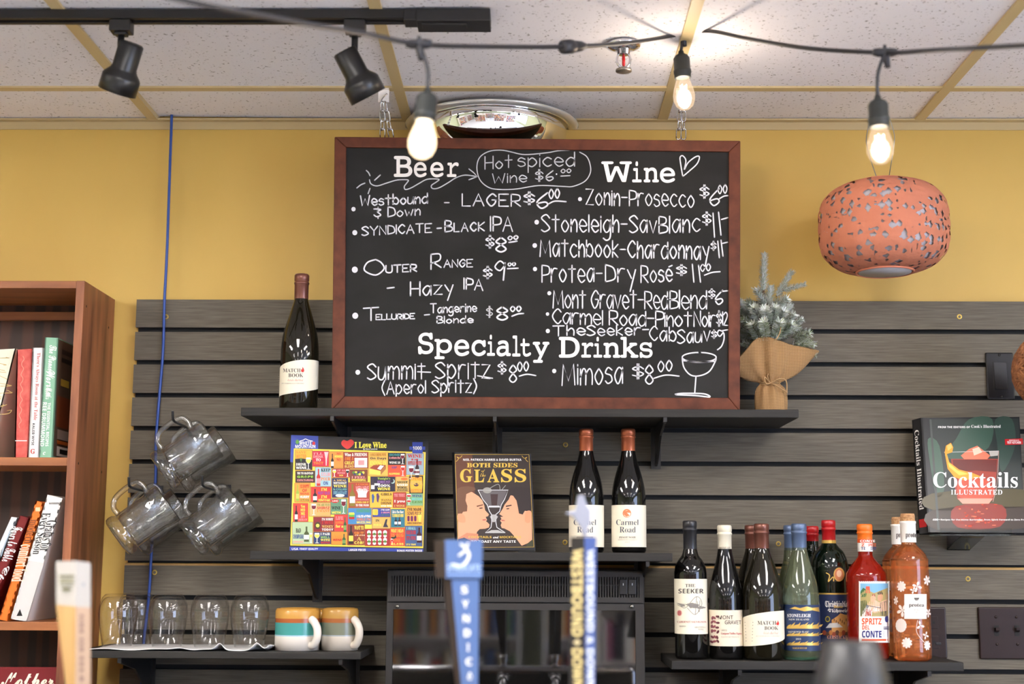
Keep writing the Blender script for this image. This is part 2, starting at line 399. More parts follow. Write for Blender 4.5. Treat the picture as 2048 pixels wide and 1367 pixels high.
rec = Vector((0, .006, 0))
pan = MB().hexa([v+rec for v in I]+[v+back*.8 for v in I], board_m).obj('writing_surface', ch, fixn=True)
sf = Plane((0, YB_+.006, 0), (0, -1, 0))
H = MB()
def sub(ox, oy, k): return lambda x0, x1, y0, y1: (ox+x0/k, oy+y0/k, ox+x1/k, oy+y1/k)
c4, c5, c6, c7 = sub(660, 270, 4.876), sub(1060, 270, 4.714), sub(660, 530, 4.714), sub(1060, 530, 4.714)
for f, L in ((c4, [('B', 622, 803, 203, 408), ('e', 818, 942, 262, 412), ('e', 978, 1107, 262, 412), ('r', 1140, 1255, 265, 408)]),
             (c5, [('W', 672, 960, 248, 442), ('i', 963, 1052, 248, 445), ('n', 1072, 1215, 305, 445), ('e', 1225, 1367, 305, 450)]),
             (c6, [('S', 830, 975, 635, 840), ('p', 985, 1150, 695, 885), ('e', 1172, 1312, 700, 857), ('c', 1335, 1468, 703, 857), ('i', 1480, 1555, 655, 854), ('a', 1570, 1705, 708, 860), ('l', 1718, 1795, 663, 860), ('t', 1795, 1895, 690, 862), ('y', 1912, 2068, 722, 920)]),
             (c7, [('D', 272, 468, 675, 872), ('r', 483, 597, 728, 870), ('i', 598, 680, 675, 870), ('n', 693, 852, 728, 872), ('k', 853, 1022, 675, 872), ('s', 1035, 1155, 726, 874)])):
    for l, *bx in L: H.text(l, 'type', f(*bx), white_m, sf, .0006, off=.006 if l in 'Ws' else .013)
    if f is not c6: H.obj('heading_lettering', ch); H = MB()
# chalk handwriting: single-stroke letters (hex x,y; baseline y=4, x-height a, capitals e)
G = dict(zip('abcdefghijklmnopqrstuvwxyz', [
 '69 3a 07 24 45 69|-6a 64', '-0e 04|08 3a 67 44 05', '69 3a 07 34 65', '69 3a 07 24 55 68|-6e 64', '07 67 59 2a 07 34 65', '5d 3e 2b 24|-0a 5a', '69 3a 07 24 55 69|6a 62 30 01', '-0e 04|07 3a 58 54', '-0a 04|-0c 0d', '-3a 31|-3c 3d',
 '-0e 04|-5a 07 54', '-0e 04', '-0a 04|07 2a 49 44|48 7a 98 94', '-0a 04|07 3a 58 54', '3a 07 34 67 3a', '-0a 00|08 3a 67 34 05', '69 3a 07 24 55|-6a 60', '-0a 04|07 2a 5a', '59 2a 08 47 55 24 05', '-3e 34|-0a 6a',
 '0a 05 34 56 6a|-6a 64', '-0a 34 6a', '-0a 24 48 64 8a', '-0a 64|-6a 04', '-0a 36|-6a 20', '-0a 6a 04 64']))
G.update(dict(zip('ABCDEFGHIJKLMNOPRSTUVWYZ', [
 '-04 4e 84|-28 68', '-0e 04|0e 5d 5a 09|09 68 65 04', '7c 4e 09 44 76', '-0e 04|0e 6c 76 04', '-7e 0e 04 74|-09 59', '-7e 0e 04|-09 59', '7c 4e 09 34 66 79|-49 79', '-0e 04|-7e 74|-09 79', '-0e 04', '-5e 55 34 15', '-0e 04|-7e 09 74', '-0e 04 64',
 '-04 1e 56 9e a4', '-04 0e 74 7e', '4e 1c 07 44 78 6c 4e', '-0e 04|0e 6d 69 08', '-0e 04|0e 6d 69 08|-28 74', '7c 4e 0c 49 76 34 05', '-0e 8e|-4e 44', '0e 06 44 76 7e', '-0e 44 8e', '-0e 24 5b 84 ae', '-0e 49 8e|-49 44', '-0e 7e 04 74'])))
G.update({'0': '3e 09 34 69 3e', '1': '-0e 04', '2': '0c 3e 5b 04|-04 64', '6': '5e 08 24 56 48 07', '8': '3e 0b 39 66 34 06 39 6b 3e', '9': '6c 3e 0b 39 6c|-6d 54', '$': '7b 4d 0b 49 77 45 06|-4f 43|-3f 33',
 '-': '-09 59', '&': '0d 3d 5c 2a|2a 56 24 06|-3f 3e|-33 32', '.': '-04 05', '(': '3f 09 33', ')': '0f 39 03', "'": '-0e 1c', 'é': '07 67 59 2a 07 34 65|-3c 6d'})
K = MB()
def chalk(t, x0, x1, b0, b1, h, w=2.5, caps=False, xh=None, gap=2.2, mt=chalk_m, jit=.3, lean=0):
    # t written from x0 to x1 along a baseline b0..b1, capitals h pixels tall, x-height fraction xh
    rnd = random.Random(t); cur = 0; items = []
    for i, chh in enumerate(t):
        if chh == ' ': cur += 4; continue
        sc = 1
        if caps and chh.islower(): chh = chh.upper(); sc = .74 if i else 1
        st = [[(int(p[0], 16), int(p[1], 16)-4) for p in q.lstrip('-').split()] for q in G[chh].split('|')]
        dash = [q.startswith('-') for q in G[chh].split('|')]
        wd = max(p[0] for q in st for p in q)*sc
        low = chh.islower() and xh
        items.append((cur, st, dash, sc, low)); cur += wd+gap
    tot = cur-gap; fx = (x1-x0)/max(tot, .1); fy = h/10
    for cx, st, dash, sc, low in items:
        dy = rnd.uniform(-jit, jit)
        for q, ds in zip(st, dash):
            pp = []
            for x, y in q:
                if low: y = y*(xh/.6) if y <= 6 else xh*10+(y-6)*(10-xh*10)/4
                xx = x0+(cx+x*sc)*fx; yy = (y+dy)*sc*fy
                pp.append((xx+lean*yy, b0+(b1-b0)*(xx-x0)/max(x1-x0, 1)-yy))
            K.line(pp, w*rnd.uniform(.9, 1.1), mt, sf, .0004, smooth=not ds)
def dot(x, y, r): K.disc(x, y, r, r*1.05, chalk_m, sf, .0004, 12)
def ln(p, w=2.4, mt=chalk_m, k=None, **kw):
    if k: p = [(k[0]+x/k[2], k[1]+y/k[2]) for x, y in p]
    K.line(p, w, mt, sf, .0004, **kw)
k2, k4, k5, k7 = (640, 0, 2.926), (660, 270, 4.876), (1060, 270, 4.714), (1060, 530, 4.714)
chalk('Westbound', 721, 854.8, 411, 406, 20, 2.8, xh=.65); chalk('&', 748, 761.5, 433, 433, 17, 2.6); chalk('Down', 776, 840, 434, 429, 20, 2.6)
ln([(889, 405), (898, 405)], 2.6); chalk('LAGER', 924.5, 1041, 411.5, 412.5, 24, 2.8)
chalk('$', 1048, 1069, 407, 407, 21, 3); chalk('6', 1074, 1095, 416, 416, 31, 3); chalk('00', 1098, 1119, 398, 396, 20, 2.8); ln([(1098, 407), (1110, 402), (1132, 403)], 2.8)
chalk('Hot', 970, 1024, 338, 335, 25, 2.2, mt=chalk2_m); chalk('spiced', 1036, 1149, 333, 332, 28, 2.2, xh=.62, mt=chalk2_m); chalk('Wine', 985, 1053, 366, 364, 19, 2.2, xh=.7, mt=chalk2_m)
chalk('$', 1071, 1086, 361, 361, 20, 2.2, mt=chalk2_m); chalk('6', 1092, 1106, 361, 361, 20, 2.2, mt=chalk2_m); dot(1113, 348, 1.5); chalk('00', 1122, 1142, 346, 345, 8, 2, mt=chalk2_m); ln([(1121, 352), (1140, 351)], 2, chalk2_m)
ln([(1125, 890), (1060, 878), (990, 885), (935, 920), (918, 980), (935, 1050), (985, 1095), (1050, 1108), (1150, 1105), (1280, 1085), (1420, 1090), (1480, 1090), (1550, 1060), (1582, 1010), (1580, 960), (1560, 915), (1520, 890)], 2, chalk2_m, k2)
ln([(1125, 890), (1200, 904), (1330, 893), (1390, 882), (1460, 878)], 2, chalk2_m, k2)
ln([(385, 435), (400, 475), (460, 495), (560, 465), (660, 437), (760, 437), (750, 465), (725, 500), (735, 530), (790, 515), (870, 470), (950, 430), (1060, 430), (1040, 455), (990, 490), (1000, 520), (1060, 515), (1150, 465), (1230, 415), (1320, 390), (1435, 405)], 2.2, chalk2_m, k4)
ln([(1355, 330), (1400, 365), (1437, 405), (1355, 435)], 2.2, chalk2_m, k4, smooth=False)
for p in ([(355, 345), (375, 365), (390, 395)], [(435, 440), (490, 390)], [(262, 515), (300, 485), (340, 468)], [(390, 520), (372, 570)]): ln(p, 2.4, chalk2_m, k4)
for x, y, r in ((707, 418, 4.3), (709.6, 465, 5), (709.6, 539, 6), (710.5, 631, 6), (715.6, 744, 4.8), (1160, 398, 4), (1073.4, 444, 4.6), (1069.5, 490.6, 4.6), (1070, 537.7, 4.2), (1098.6, 586, 4), (1095, 627.6, 3.4), (1095.6, 661.5, 4.2), (1108.4, 741.5, 4.2)): dot(x, y, r)
chalk('SYNDICATE', 724, 863, 471, 464, 17.5, 2.6); ln([(874.3, 456.4), (882.5, 455.8)], 3); chalk('Black', 890, 968.5, 464, 461, 23, 2.8, caps=True); chalk('IPA', 981, 1025, 462, 463, 29, 2.8)
chalk('$', 972, 988, 494, 494, 21, 3); chalk('8', 992, 1012, 503, 503, 29, 3.2); chalk('00', 1016, 1036, 480, 478, 8, 2.8); ln([(1018, 484.5), (1034, 482)], 3)
chalk('O', 729, 768, 549, 549, 31, 3.2); chalk('UTER', 772, 833, 545, 542, 14.5, 2.8); chalk('R', 862, 882, 538, 534, 30, 2.8); chalk('ANGE', 888, 945, 534.6, 533, 15, 2.6)
chalk('$', 967, 984, 555, 555, 20, 3); chalk('9', 990, 1010, 559, 559, 38, 3.2); chalk('00', 1016, 1031, 532, 531, 7, 2.6); ln([(1015, 537), (1036, 536)], 2.8)
ln([(774.5, 576), (788, 574.5)], 3); chalk('Hazy', 821, 906, 590, 588, 27, 2.8, xh=.68); chalk('IPA', 928, 965.5, 578, 581, 22, 2.8)
chalk('T', 727, 757, 641, 639, 25, 3); chalk('ELLURIDE', 752, 829, 639, 637, 10.5, 2.6); ln([(849, 629.5), (859, 628.6)], 2.6)
chalk('Tangerine', 861, 953, 625.5, 623, 18, 2.4); chalk('Blonde', 874, 946, 646.5, 644.5, 14, 2.4); chalk('$', 973, 985, 633, 633, 19, 2, mt=chalk2_m); chalk('8', 994, 1015, 639, 639, 26, 3.2); chalk('00', 1021, 1042, 623, 622, 11, 3); ln([(1024, 632), (1036, 627.5), (1047, 626.5)], 3)
chalk('Summit', 735, 850, 759, 757, 31, 2.6, xh=.82); ln([(835, 743), (861, 744)], 2.4); chalk('Spritz', 871, 980, 756, 757, 32, 2.6, xh=.85); ln([(955, 751), (985, 756)], 2.4)
chalk('$', 996, 1012, 746, 746, 21, 2.6); chalk('8', 1019, 1033, 764, 763, 35, 2.6); chalk('00', 1035, 1057, 743, 741, 20, 2.6); ln([(1038.7, 751.7), (1054, 748), (1071.5, 750.6)], 2.6)
chalk('(Aperol', 764, 851, 788, 786, 25, 2.6, xh=.72); chalk('Spritz)', 864, 953, 785, 784, 25, 2.6, xh=.75)
chalk('Zonin-Prosecco', 1172, 1388, 409, 414, 31, 2.6, xh=.78); chalk('$', 1400, 1418, 394, 394, 22, 2.6); chalk('6', 1420, 1438, 411, 410, 33, 2.6); chalk('00', 1436, 1454, 388, 386, 18, 2.4); ln([(1439, 397), (1448, 392), (1456, 391)], 2.6)
chalk('Stoneleigh-Sav', 1083, 1313, 463, 465, 34, 2.7, xh=.72); chalk('Blanc', 1318, 1400, 466, 463, 34, 2.7, xh=.75); chalk('$', 1405, 1422, 448, 448, 22, 2.6)
ln([(1426, 426), (1429, 474)], 2.6); ln([(1437, 424), (1442, 470)], 2.6); ln([(1443, 438.6), (1455.6, 435)], 2.6)
chalk('Matchbook-Chardonnay', 1080, 1418, 512, 518, 33, 2.7, xh=.78); chalk('$', 1422, 1432, 499, 499, 15, 2.4); ln([(1435.5, 482), (1438.7, 515)], 2.6); ln([(1442, 480), (1446, 512)], 2.6); ln([(1445, 486.4), (1455, 484)], 2.6)
chalk('Protea-', 1084, 1204, 564, 563, 34, 2.7, xh=.78); chalk('Dry', 1211, 1271, 564, 564, 34, 2.7, xh=.76); chalk('Rosé', 1282, 1344, 564, 563, 34, 2.7, xh=.7); chalk('$', 1353, 1373, 549, 549, 18, 2.6)
ln([(1384.6, 528), (1387.7, 564)], 2.6); ln([(1397, 530), (1401, 564)], 2.6); chalk('00', 1401, 1421, 543, 541, 15, 2.4); ln([(1409, 550), (1424, 544.5), (1440, 543)], 2.6)
chalk('Mont Gravet-Red', 1106, 1335, 615, 617, 35, 2.6, xh=.76, gap=1.6); chalk('Blend', 1340, 1413, 617, 617, 36, 2.6, xh=.72, gap=1.6); chalk('$', 1417, 1430, 595, 595, 16, 2.4); chalk('6', 1431, 1445, 608, 608, 28, 2.6); ln([(1442, 582.6), (1456, 581)], 2.6)
chalk('Carmel Road-Pinot', 1105, 1383, 647, 653, 29, 2.6, xh=.74, gap=1.6); chalk('Noir', 1388, 1430, 653, 652, 30, 2.6, xh=.74, gap=1.6); chalk('$12', 1433, 1456, 649, 650, 26, 2.4, gap=1.4)
chalk('The', 1106, 1170, 671, 670, 20, 2.6, xh=.7); chalk('Seeker-', 1174, 1297, 671, 669, 20, 2.6, xh=.72); chalk('Cab', 1299, 1352, 681, 681, 28, 2.6, xh=.72); chalk('Sauv', 1355, 1420, 686, 682, 27, 2.6, xh=.75); chalk('$', 1423, 1433, 675, 675, 14, 2.4); ln([(1446, 663), (1438, 660), (1435, 667), (1440, 672), (1447, 665), (1448, 678), (1443, 692), (1435, 699)], 2.6); ln([(1443, 661), (1456, 659)], 2.4)
chalk('Mimosa', 1124, 1245, 771, 765, 42, 2.6, xh=.76); chalk('$', 1265, 1287, 755, 755, 25, 2.6); chalk('8', 1291, 1306, 767, 767, 39, 2.6); chalk('00', 1316, 1344, 744, 741, 22, 2.6); ln([(1308, 756), (1331.5, 749.6), (1358, 751.7)], 2.6)
ln([(1595+160*math.cos(t*.4), 868+46*math.sin(t*.4)) for t in range(-4, 13)], 2.6, chalk_m, k7)
ln([(1435, 880), (1450, 960), (1500, 1025), (1560, 1045), (1640, 1030), (1700, 990), (1745, 910), (1755, 880)], 2.6, chalk_m, k7); ln([(1445, 900), (1600, 912), (1745, 905)], 2.4, chalk_m, k7)
ln([(1565, 1045), (1553, 1205)], 2.6, chalk_m, k7); ln([(1370, 1215), (1450, 1207), (1640, 1212), (1695, 1242), (1560, 1228), (1375, 1220)], 2.8, chalk_m, k7)
ln([(1440, 390), (1420, 270), (1415, 210), (1440, 195), (1470, 240), (1455, 325), (1490, 260), (1560, 205), (1597, 205), (1575, 270), (1500, 340), (1440, 390)], 2.4, chalk_m, k5)
K.obj('chalk_writing', ch)

# ------------------------------------------------------------------ chains and hook clips for the board
def link(m, p, q, side, r=.0014, w=.0055):
    p, q = Vector(p), Vector(q); ax = (q-p).normalized(); s_ = Vector(side); s_ = (s_-ax*s_.dot(ax)).normalized(); h = (q-p).length/2; mid = (p+q)/2
    pts = []
    for k in range(16):
        a = 2*PI*k/16; z = math.copysign(h-w, math.sin(a))+math.sin(a)*w if abs(math.sin(a)) > 1e-6 else 0
        pts.append(mid+s_*math.cos(a)*w+ax*z)
    m.tube(pts, r, chrome_m, 6, closed=True)
def chain(m, p, q, ll=.026):
    p, q = Vector(p), Vector(q); n = max(1, round((q-p).length/(ll*.82))); stp = (q-p)/n; u = stp.normalized()
    for k in range(n):
        a = p+stp*k; link(m, a-u*ll*.09, a+stp+u*ll*.09, (1, 0, 0) if k % 2 else (.45, .9, 0))
def hang(name, cx, strands, label):
    ph = W(cx, 182, -.235); t = thing('hanging_chain', (ph.x, -.235, ZCEIL), label, 'chain', 'chains holding up the menu board')
    MB().box((ph.x-.012, -.241, ZCEIL-.030), (ph.x+.012, -.237, ZCEIL-.001), white_m).box((ph.x-.012, -.250, ZCEIL-.0025), (ph.x+.012, -.223, ZCEIL-.0008), white_m).tube(smooth_line([(ph.x+.008, -.244, ZCEIL-.012), (ph.x, -.247, ZCEIL-.022), (ph.x-.004, -.249, ZCEIL-.032), (ph.x+.002, -.247, ZCEIL-.036)], 4), .0018, chrome_m, 8).obj('ceiling_hook', t)
    m = MB()
    for a_, b_ in strands:
        p = Vector((ph.x, -.247, ZCEIL-.033)); q = W(*b_, -.195); q.z = a.z-.001
        if a_: p.x += a_
        chain(m, p, q)
    m.obj('chain_links', t)
hang('chain', 768, [(-.002, (765, 276)), (.003, (783, 278))], 'steel chain on a white hook above the left end of the menu board')
hang('chain', 1362, [(-.003, (1357, 280)), (.003, (1367, 280))], 'steel chain above the right end of the menu board, under a lit bulb')

# ------------------------------------------------------------------ half-dome mirror at the ceiling
R_ = .212; mc = W(984, 243, 0).x
t = thing('security_mirror', (mc, -.002, ZCEIL-.02), 'convex half-dome security mirror above the menu board, where wall meets ceiling', 'mirror')
prof = []
for k in range(19):
    a_ = PI/2*k/18; prof.append((.181*math.sin(a_), -.135*math.cos(a_)))
MB().lathe(prof, mirror_m, (mc, -.004, ZCEIL-.017), 48, None, PI, 2*PI).obj('dome', t)
MB().lathe([(.180, .001), (.186, -.004), (.198, -.004), (.208, .001), (.208, .005), (.198, .004), (.180, .004)], mat('mirror_rim', (225, 224, 220), .15, .6), (mc, -.004, ZCEIL-.017), 48, None, PI, 2*PI).obj('rim', t)

# ------------------------------------------------------------------ fire sprinkler
sp = WZ(1247, 93, ZCEIL-.004); t = thing('fire_sprinkler', (sp.x, sp.y, ZCEIL), 'chrome pendent fire sprinkler with a red bulb in the ceiling tile', 'sprinkler')
MB().lathe([(0, 0), (.030, 0), (.036, -.003), (.034, -.008), (.022, -.013), (.0125, -.015), (.0125, -.024), (0, -.024)], chrome_m, (sp.x, sp.y, ZCEIL+.003), 28).obj('escutcheon', t)
m = MB()
for s_ in (-1, 1): m.tube(smooth_line([(sp.x+s_*.010, sp.y, ZCEIL-.020), (sp.x+s_*.0135, sp.y, ZCEIL-.030), (sp.x+s_*.0115, sp.y, ZCEIL-.042), (sp.x+s_*.004, sp.y, ZCEIL-.049)], 4), .0024, chrome_m, 8)
m.obj('frame_arms', t)
MB().lathe([(0, -.048), (.006, -.048), (.007, -.052), (.016, -.053), (.0165, -.057), (0, -.057)], mat('worn_chrome', (150, 140, 128), .35, .9), (sp.x, sp.y, ZCEIL), 16).obj('deflector', t)
MB().lathe([(0, -.021), (.0028, -.022), (.0035, -.030), (.003, -.045), (0, -.047)], mat('red_bulb', (190, 24, 22), .1), (sp.x, sp.y, ZCEIL), 12).obj('glass_bulb', t)

# ------------------------------------------------------------------ track light
ty = WZ(450, 36, ZCEIL-.012).y; tr = WZ(560, 36, ZCEIL-.012)
tx1 = WZ(834, 36, ZCEIL-.012).x; tx2 = WZ(981, 36, ZCEIL-.012).x
t = thing('lighting_track', (-.5, ty, ZCEIL), 'black lighting track across the ceiling at the upper left', 'track light rail')
m = MB().box((XL+2.4, ty-.018, ZCEIL-.019), (tx1+.02, ty-.007, ZCEIL-.001), rail_m).box((XL+2.4, ty+.007, ZCEIL-.019), (tx1+.02, ty+.018, ZCEIL-.001), rail_m).box((XL+2.4, ty-.008, ZCEIL-.010), (tx1+.02, ty+.008, ZCEIL-.001), blackp_m)
m.obj('rail', t, bevel=.001)
MB().box((tx1-.024, ty-.020, ZCEIL-.024), (tx1+.015, ty+.020, ZCEIL-.001), blackp_m).box((tx1, ty-.022, ZCEIL-.026), (tx2, ty+.040, ZCEIL-.001), blackp_m).box((tx1+.01, ty-.012, ZCEIL-.030), (tx2-.045, ty+.012, ZCEIL-.025), blackp_m).obj('power_feed', t, bevel=.0015)
def spot(px, top, bot, label, foot):
    p = WZ(px, 50, ZCEIL-.024); t = thing('track_spotlight', (p.x, ty, ZCEIL-.02), label, 'spotlight', 'black track spotlights')
    MB().box((p.x-.020, ty-.016, ZCEIL-.042), (p.x+.020, ty+.016, ZCEIL-.0195), blackp_m).box((p.x-.012, ty-.010, ZCEIL-.048), (p.x+.012, ty+.010, ZCEIL-.042), blackp_m).obj('track_adapter', t, bevel=.002)
    A = W(*top, ty-.008); B = W(*bot, ty+.024); L = (B-A).length; ax = (B-A).normalized()
    Mx = ax.to_track_quat('Z', 'Y').to_matrix().to_4x4()
    m = MB().lathe([(0, 0), (.020, 0), (.0235, .003), (.0235, L*.50), (.026, L*.56), (.0345, L*.66), (.0365, L*.70), (.0365, L), (.033, L), (.032, L*.75), (0, L*.70)], black_m, A, 36, Mx)
    h = m.obj('lamp_head', t)
    v = MB()
    for k in range(7): 
        a_ = 2*PI*k/7; q = A+Mx.to_3x3() @ Vector((.012*math.cos(a_), .012*math.sin(a_), -.0006)); v.lathe([(0, 0), (.003, 0)], slatdark_m, q, 10, Mx)
    v.obj('vent_holes', h)
    MB().tube([(p.x, ty, ZCEIL-.044), (p.x, ty, ZCEIL-.075), A+ax*L*.28], .0065, black_m, 12).obj('stem', t)
spot(245, (264, 86), (234, 184), 'black cylindrical track spotlight left of the menu board, tilted down to the left', None)
spot(711, (688, 101), (737, 194), 'black cylindrical track spotlight nearest the menu board, tilted down to the right', None)

# ------------------------------------------------------------------ string light
D1, D2, D3 = 2.10, 2.76, 2.28
Y1, Y2, Y3 = D1-D0, D2-D0, D3-D0
t1, t2, t3, pg = W(838, 88, Y1), W(1365, 68, Y2), W(1770, 105, Y3), W(1148, 93, (Y1*1.05+Y2*.95)/2)
sl = thing('string_light', t2, 'black cafe string light with three clear bulbs crossing below the ceiling', 'string light')
cps = [W(150, -70, -1.75), W(340, -6, -1.6), W(560, 38, -1.42), W(720, 66, -1.30), t1, W(960, 93, -1.08), pg, W(1260, 85, -.68), t2, W(1420, 62, -.60), W(1500, 78, -.72), W(1620, 97, -.87), t3, W(1860, 101, -1.12), W(2060, 90, -1.25), W(2400, 70, -1.5)]
MB().tube(smooth_line([tuple(p) for p in cps], 6), .0039, cord_m, 10).obj('cord', sl)
def bulb_glass(nm, st):
    bulbg_m = bpy.data.materials.new(nm); bulbg_m.use_nodes = True
    nt = bulbg_m.node_tree; nt.nodes.remove(nt.nodes['Principled BSDF']); ou = nt.nodes['Material Output']
    tb = nt.nodes.new('ShaderNodeBsdfTransparent'); gb = nt.nodes.new('ShaderNodeBsdfGlossy'); gb.inputs['Roughness'].default_value = .05
    fr = schlick(nt, 1.4); mx = nt.nodes.new('ShaderNodeMixShader'); em = nt.nodes.new('ShaderNodeEmission'); ad = nt.nodes.new('ShaderNodeAddShader')
    em.inputs['Color'].default_value = (1, .74, .46, 1); em.inputs['Strength'].default_value = st; tb.inputs['Color'].default_value = (.72, .68, .66, 1)
    nt.links.new(fr.outputs[0], mx.inputs[0]); nt.links.new(tb.outputs[0], mx.inputs[1]); nt.links.new(gb.outputs[0], mx.inputs[2]); nt.links.new(mx.outputs[0], ad.inputs[0]); nt.links.new(em.outputs[0], ad.inputs[1]); nt.links.new(ad.outputs[0], ou.inputs[0])
    return bulbg_m
GLOWS = (bulb_glass('bulb_glass', .26), bulb_glass('bulb_glass_bright', .95))
def bulb(tee, soc, tip, Y, bright, glab, tilt):
    s = (D0+Y)/F; d_ = Vector((0, 0, -1))
    MB().tube(smooth_line([tuple(tee), tuple(W(tee_px[0]+tilt[0], tee_px[1]+tilt[1], Y)), tuple(W(soc[0], soc[1], Y))], 6), .0032, cord_m, 8).obj('drop_wire', sl)
    m = MB(); x, y, z = tee
    m.tube([(x-.020, y, z+.001), (x-.012, y, z), (x+.012, y, z), (x+.020, y, z+.001)], [.0055, .0075, .0075, .0055], cord_m, 12)
    m.tube([(x, y, z), (x+.002, y, z-.012), (x+.004, y, z-.026)], [.0075, .006, .0045], cord_m, 12).lathe([(0, .014), (.003, .013), (.003, .005), (0, .004)], cord_m, tee, 10)
    m.obj('tee_connector', sl)
    p = W(soc[0], soc[1], Y); q = W(tip[0], tip[1], Y); L = (q-p).length
    ax = (q-p).normalized(); Mx = ax.to_track_quat('Z', 'Y').to_matrix().to_4x4()
    ls = L*.46
    so = MB().lathe([(0, 0), (.005, 0), (.006, ls*.10), (.013, ls*.18), (.0165, ls*.28), (.0165, ls*.70), (.0178, ls*.72), (.0178, ls*.82), (.0168, ls*.86), (.0168, ls), (.012, ls), (0, ls)], mat('socket_rubber', (30, 33, 31), .6), p, 28, Mx).obj('socket', sl)
    lb = L-ls; gp = [(.0125, 0), (.0135, .06), (.0165, .2), (.020, .38), (.0222, .55), (.0215, .70), (.017, .87), (.010, .965), (.003, 1.0), (0, 1.0)]
    MB().lathe([(r, ls+z*lb) for r, z in gp], GLOWS[bright > 100], p, 32, Mx).obj('bulb', so)
    f = MB(); fm_ = glow('led_filament_%d' % round(bright), (255, 206, 150), bright)
    for k in range(4):
        a_ = 2*PI*k/4+.5; M3 = Mx.to_3x3()
        f.tube([p+M3 @ Vector((.0065*math.cos(a_), .0065*math.sin(a_), ls+lb*.22)), p+M3 @ Vector((.0045*math.cos(a_+.5), .0045*math.sin(a_+.5), ls+lb*.78))], .0011, fm_, 8)
    f.obj('filament', so)
    l = bpy.data.lights.new('bulb_light', 'POINT'); l.energy = BULB; l.color = (1, .88, .72); l.shadow_soft_size = .021; lo = bpy.data.objects.new('bulb_light', l); COL.objects.link(lo); lo.parent = so
    lo.location = (p+ax*(ls+lb*.55))-sl.location
tee_px = (838, 88); bulb(t1, (856, 178), (841, 318), Y1, 200, 'left', (16, 45))
tee_px = (1365, 68); bulb(t2, (1362, 102), (1370, 220), Y2, 26, 'mid', (-1, 20))
tee_px = (1770, 105); bulb(t3, (1755, 192), (1762, 328), Y3, 26, 'right', (-14, 42))
dv = (t2-t1).normalized()
MB().tube([pg-dv*.038, pg-dv*.034, pg-dv*.008, pg-dv*.004, pg+dv*.002, pg+dv*.022, pg+dv*.038], [.006, .0125, .0125, .009, .0105, .009, .005], cord_m, 14).obj('plug_connector', sl)

# ------------------------------------------------------------------ coral lantern
YL = -.235; lc = W(1767, 455, YL); t = thing('paper_lantern', (lc.x, YL, ZCEIL), 'coral pink pierced fabric lantern hanging from the ceiling grid, right of the menu board', 'lantern')
rw, rh = mm(131, YL), mm(92, YL)
co_m = mat('coral_fabric', (190, 116, 88), .85); nt = co_m.node_tree; N = nt.nodes; bs = N['Principled BSDF']
tc = N.new('ShaderNodeTexCoord'); vo = N.new('ShaderNodeTexVoronoi'); vo.inputs['Scale'].default_value = 66; vo.distance = 'MINKOWSKI'; vo.inputs['Exponent'].default_value = .9; vo.inputs['Randomness'].default_value = 1
no = N.new('ShaderNodeTexNoise'); no.inputs['Scale'].default_value = 160; ml = N.new('ShaderNodeMath'); ml.operation = 'MULTIPLY_ADD'; ml.inputs[1].default_value = .5
lt = N.new('ShaderNodeMath'); lt.operation = 'LESS_THAN'; lt.inputs[1].default_value = .98
sx = N.new('ShaderNodeSeparateColor'); gt = N.new('ShaderNodeMath'); gt.operation = 'GREATER_THAN'; gt.inputs[1].default_value = .52; mu = N.new('ShaderNodeMath'); mu.operation = 'MULTIPLY'
iv = N.new('ShaderNodeMath'); iv.operation = 'SUBTRACT'; iv.inputs[0].default_value = 1
nt.links.new(tc.outputs['Object'], vo.inputs['Vector']); nt.links.new(tc.outputs['Object'], no.inputs['Vector']); nt.links.new(no.outputs['Fac'], ml.inputs[0]); nt.links.new(vo.outputs['Distance'], ml.inputs[2])
nt.links.new(ml.outputs[0], lt.inputs[0]); nt.links.new(vo.outputs['Color'], sx.inputs[0]); nt.links.new(sx.outputs[0], gt.inputs[0]); nt.links.new(lt.outputs[0], mu.inputs[0]); nt.links.new(gt.outputs[0], mu.inputs[1]); nt.links.new(mu.outputs[0], iv.inputs[1]); nt.links.new(iv.outputs[0], bs.inputs['Alpha'])
bp = N.new('ShaderNodeBump'); n2 = N.new('ShaderNodeTexNoise'); n2.inputs['Scale'].default_value = 28; n2.inputs['Detail'].default_value = 5; bp.inputs['Strength'].default_value = .6; bp.inputs['Distance'].default_value = .006
nt.links.new(tc.outputs['Object'], n2.inputs['Vector']); nt.links.new(n2.outputs['Fac'], bp.inputs['Height']); nt.links.new(bp.outputs['Normal'], bs.inputs['Normal'])
def lan(sc):
    pr = []
    for k in range(61):
        u = k/60; z = rh*(1-2*u); a_ = abs(1-2*u)
        r = rw*(.42+.58*(1-a_**3.4)**.62); r -= .0022*abs(math.sin(u*PI*7))**.35*-1+.0022
        pr.append((r*sc, z*sc))
    return pr
m = MB(); pr = lan(1); n = 96
m.lathe(pr, co_m, (lc.x, YL, lc.z), n)
for i, v in enumerate(m.v):                  # eight gores
    a_ = (i % n)/n*2*PI; f_ = 1-.018*(1-abs(math.cos(a_*4+.35)))**2
    m.v[i] = Vector((lc.x+(v.x-lc.x)*f_, YL+(v.y-YL)*f_, v.z))
sh = m.obj('shade', t)
MB().lathe(lan(.965), mat('lantern_liner', (176, 172, 178), .8), (lc.x, YL, lc.z), 48).obj('liner', t)  # pale inner shell added to stand in for light seen through the holes
m = MB()
for zz, r_ in ((rh, .43), (-rh, .43)):
    m = MB(); m.tube([(lc.x+rw*r_*math.cos(2*PI*k/40), YL+rw*r_*math.sin(2*PI*k/40), lc.z+zz) for k in range(40)], .0028, mat('coral_ring', (214, 128, 98), .5), 8, closed=True); m.obj('end_ring', t)
